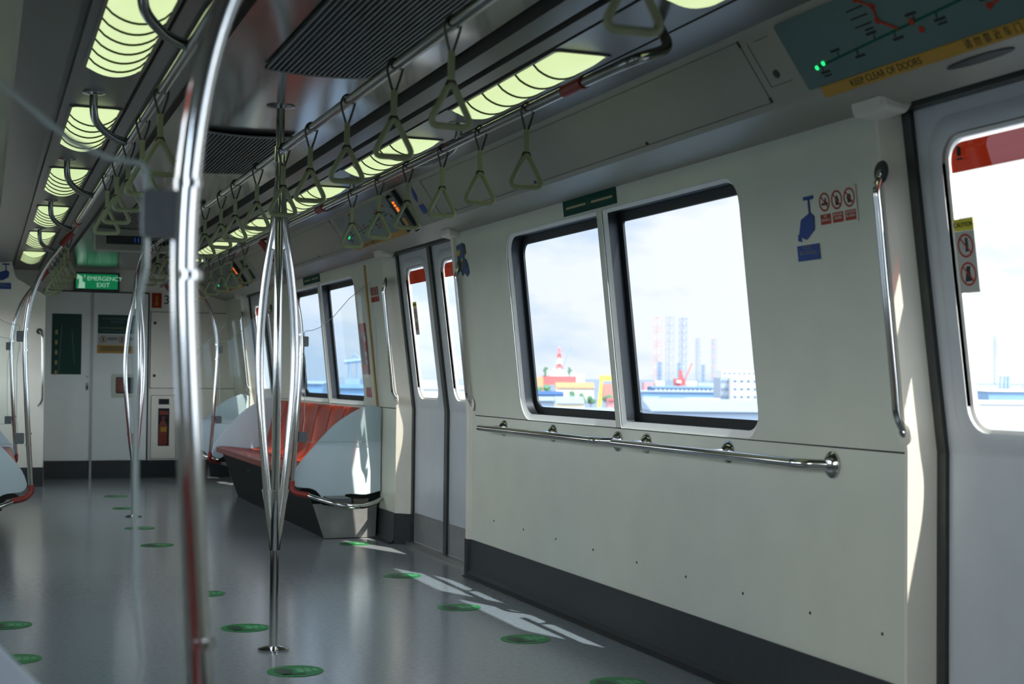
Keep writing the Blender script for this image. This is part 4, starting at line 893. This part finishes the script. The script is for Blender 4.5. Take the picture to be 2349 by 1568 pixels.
building('low_roof', 1226, 1420, 940, 962, 230, 20, 'exroof', 'wide pale low roof along the bottom of the farther pane')
# trees
def tree(px, py0, py1, wpx, D, label):
    b = at(px, py1, D); top = at(px, py0, D).z; t = thing('tree', (b.x, b.y, GZ), label, 'tree', 'dark trees among the harbour sheds')
    w = wpx*D/K/2; bot = b.z; mb = MB(); rnd = random.Random(int(px*7+py0))
    for i in range(9):
        q = rnd.random(); r = w*(.42+.2*rnd.random()); c_ = V((b.x, b.y, bot+(top-bot-r)*q+r*.2))+HR*(rnd.uniform(-.6, .6)*w*(1-.4*q))+HF*rnd.uniform(-.5, .5)*w
        bl = MB().ball(c_, r, 9, 6); bl.v = [c_+(v-c_)*rnd.uniform(.8, 1.2) for v in bl.v]; mb.add(bl.v, bl.f)
    mb.build('crown', 'extree', t); MB().tube([(b.x, b.y, GZ), (b.x, b.y, bot+(top-bot)*.5)], w*.1, 6).build('trunk', 'extrunk', t)
for i, (px, y0, y1, w, D, l) in enumerate([(1235, 884, 905, 22, 480, 'dark tree at the left edge of the farther pane'), (1254, 882, 904, 22, 490, 'dark tree left of the orange-roofed building'), (1284, 898, 916, 22, 460, 'low tree in front of the cream building'),
        (1313, 895, 922, 18, 420, 'tall dark tree before the cream building'), (1334, 902, 924, 22, 410, 'round dark tree right of the tall one'), (1355, 906, 924, 20, 400, 'dark tree left of the yellow crane leg'),
        (1395, 903, 920, 24, 420, 'dark tree right of the yellow crane leg'), (1300, 914, 922, 14, 380, 'small bush behind the gabled shed')]): tree(px, y0, y1, w, D, l)
# seen past the red seats and through the second door
building('crane_shed', 792, 826, 868, 884, 700, 20, 'exlat', 'hazy shed seen through the farther windows')
building('teal_shed', 690, 740, 880, 905, 420, 20, 'exblue', 'blue-grey shed at the left of the farther windows', roof=('exroof', .8))
building('blue_yard', 752, 840, 890, 925, 330, 20, 'exblue', 'blue-grey roof at the bottom of the farther windows', roof=('exblue', .9))
building('white_hut', 806, 834, 888, 902, 520, 12, 'exb', 'small white hut seen through the farther windows')
building('white_store', 950, 1002, 872, 884, 700, 20, 'exg', 'grey store seen through the second door')
building('white_barn', 955, 1068, 892, 925, 300, 16, 'exb', 'white barn at the bottom of the second door window', roof=('exroof', .7))
a = at(812, 880, 800); t = thing('gantry_crane', (a.x, a.y, GZ), 'faint dark gantry crane seen through the farther windows', 'crane')
mb = MB(); mb.tube([(at(800, 880, 800).x, at(800, 880, 800).y, GZ), at(803, 828, 800)], .8, 5); mb.tube([(at(822, 880, 800).x, at(822, 880, 800).y, GZ), at(820, 828, 800)], .8, 5); mb.tube([at(790, 830, 800), at(832, 826, 800)], 1.3, 6); mb.tube([at(803, 828, 800), at(812, 812, 800), at(832, 826, 800)], .5, 5)
mb.build('crane_frame', 'exlat', t, smooth=False)
# seen through the nearest door
building('dock_hall', 2268, 2420, 898, 922, 420, 30, 'exblue', 'dark blue hall seen through the nearest door', roof=('exb', .6))
building('white_hall', 2222, 2420, 926, 948, 300, 20, 'exb', 'white hall in front of the dark blue one through the nearest door', roof=('exb', .6))
building('pale_roof', 2226, 2420, 960, 1015, 160, 20, 'exroof', 'pale roof at the bottom of the nearest door window')
for i, x in enumerate((2296, 2306, 2314)):
    a = at(x, 880, 900); t = thing('chimney', (a.x, a.y, GZ), ('leftmost', 'middle', 'rightmost')[i]+' of three thin chimneys seen through the nearest door', 'chimney', 'thin distant chimneys')
    MB().tube([(a.x, a.y, GZ), at(x, 862, 900)], 1.0, 8).build('stack', 'exlat', t)
lattice(2283, 7, 770, 880, 1300, 'exlat', 'faint lattice mast seen through the nearest door', name='lattice_mast', seg=14)
building('far_sheds', 2240, 2345, 884, 894, 900, 40, 'exg', 'distant grey sheds seen through the nearest door')

# ------------------------------------------------------------------ light: sky and sun
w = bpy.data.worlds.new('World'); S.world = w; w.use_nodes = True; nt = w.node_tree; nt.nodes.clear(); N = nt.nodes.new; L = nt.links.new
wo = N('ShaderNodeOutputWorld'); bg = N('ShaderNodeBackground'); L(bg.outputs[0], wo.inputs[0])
tc = N('ShaderNodeTexCoord'); sx = N('ShaderNodeSeparateXYZ'); L(tc.outputs['Generated'], sx.inputs[0])
r1 = N('ShaderNodeValToRGB'); L(sx.outputs['Z'], r1.inputs[0])
el = r1.color_ramp.elements; el[0].position = 0.0; el[0].color = (.66, .78, .90, 1); el[1].position = 1.; el[1].color = (.32, .46, .70, 1)
e = el.new(.07); e.color = (.58, .72, .92, 1); e = el.new(.22); e.color = (.66, .76, .93, 1); e = el.new(.5); e.color = (.50, .62, .80, 1)
mp = N('ShaderNodeMapping'); mp.inputs['Scale'].default_value = (1, 1, 2.6); mp.inputs['Location'].default_value = (.35, .1, .2); L(tc.outputs['Generated'], mp.inputs[0])
nz = N('ShaderNodeTexNoise'); nz.inputs['Scale'].default_value = 3.6; nz.inputs['Detail'].default_value = 9; nz.inputs['Roughness'].default_value = .52; L(mp.outputs[0], nz.inputs['Vector'])
cr = N('ShaderNodeValToRGB'); cr.color_ramp.elements[0].position = .47; cr.color_ramp.elements[1].position = .56; cr.color_ramp.elements[0].color = (0, 0, 0, 1); cr.color_ramp.elements[1].color = (1, 1, 1, 1); L(nz.outputs[0], cr.inputs[0])
mx = N('ShaderNodeMix'); mx.data_type = 'RGBA'; L(cr.outputs[0], mx.inputs[0]); L(r1.outputs[0], mx.inputs[6]); mx.inputs[7].default_value = (.98, .98, .97, 1)
L(mx.outputs[2], bg.inputs[0]); 
ma = N('ShaderNodeMapRange'); ma.inputs['From Min'].default_value = .1; ma.inputs['From Max'].default_value = -.6; ma.inputs['To Min'].default_value = 1.27; ma.inputs['To Max'].default_value = 4.6  # sky strengthened to the left, out of view, to brighten the interior
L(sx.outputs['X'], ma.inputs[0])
mb_ = N('ShaderNodeMapRange'); mb_.inputs['From Min'].default_value = .25; mb_.inputs['From Max'].default_value = -.7; mb_.inputs['To Min'].default_value = 0; mb_.inputs['To Max'].default_value = 5.6  # unseen sky behind the camera boosted too, to light the end wall
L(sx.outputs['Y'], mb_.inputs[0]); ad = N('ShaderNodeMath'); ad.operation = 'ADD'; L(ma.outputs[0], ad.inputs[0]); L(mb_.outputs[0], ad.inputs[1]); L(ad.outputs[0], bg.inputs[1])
sd = bpy.data.lights.new('sun', 'SUN'); sd.energy = 9.5; sd.angle = .012; sd.color = (1., .95, .86)
so = bpy.data.objects.new('sun', sd); COL.objects.link(so); so.location = (5, -10, 15)
so.rotation_euler = V((-.175, .79, -1)).to_track_quat('-Z', 'Y').to_euler()

# ------------------------------------------------------------------ colour management
vs = S.view_settings; vs.view_transform = 'Standard'; vs.look = 'None'; vs.exposure = 0.; vs.gamma = 1.; vs.use_curve_mapping = False
S.cycles.max_bounces = 7; S.cycles.diffuse_bounces = 4; S.cycles.glossy_bounces = 4; S.cycles.transparent_max_bounces = 16; S.cycles.sample_clamp_indirect = 6
S.cycles.use_denoising = True
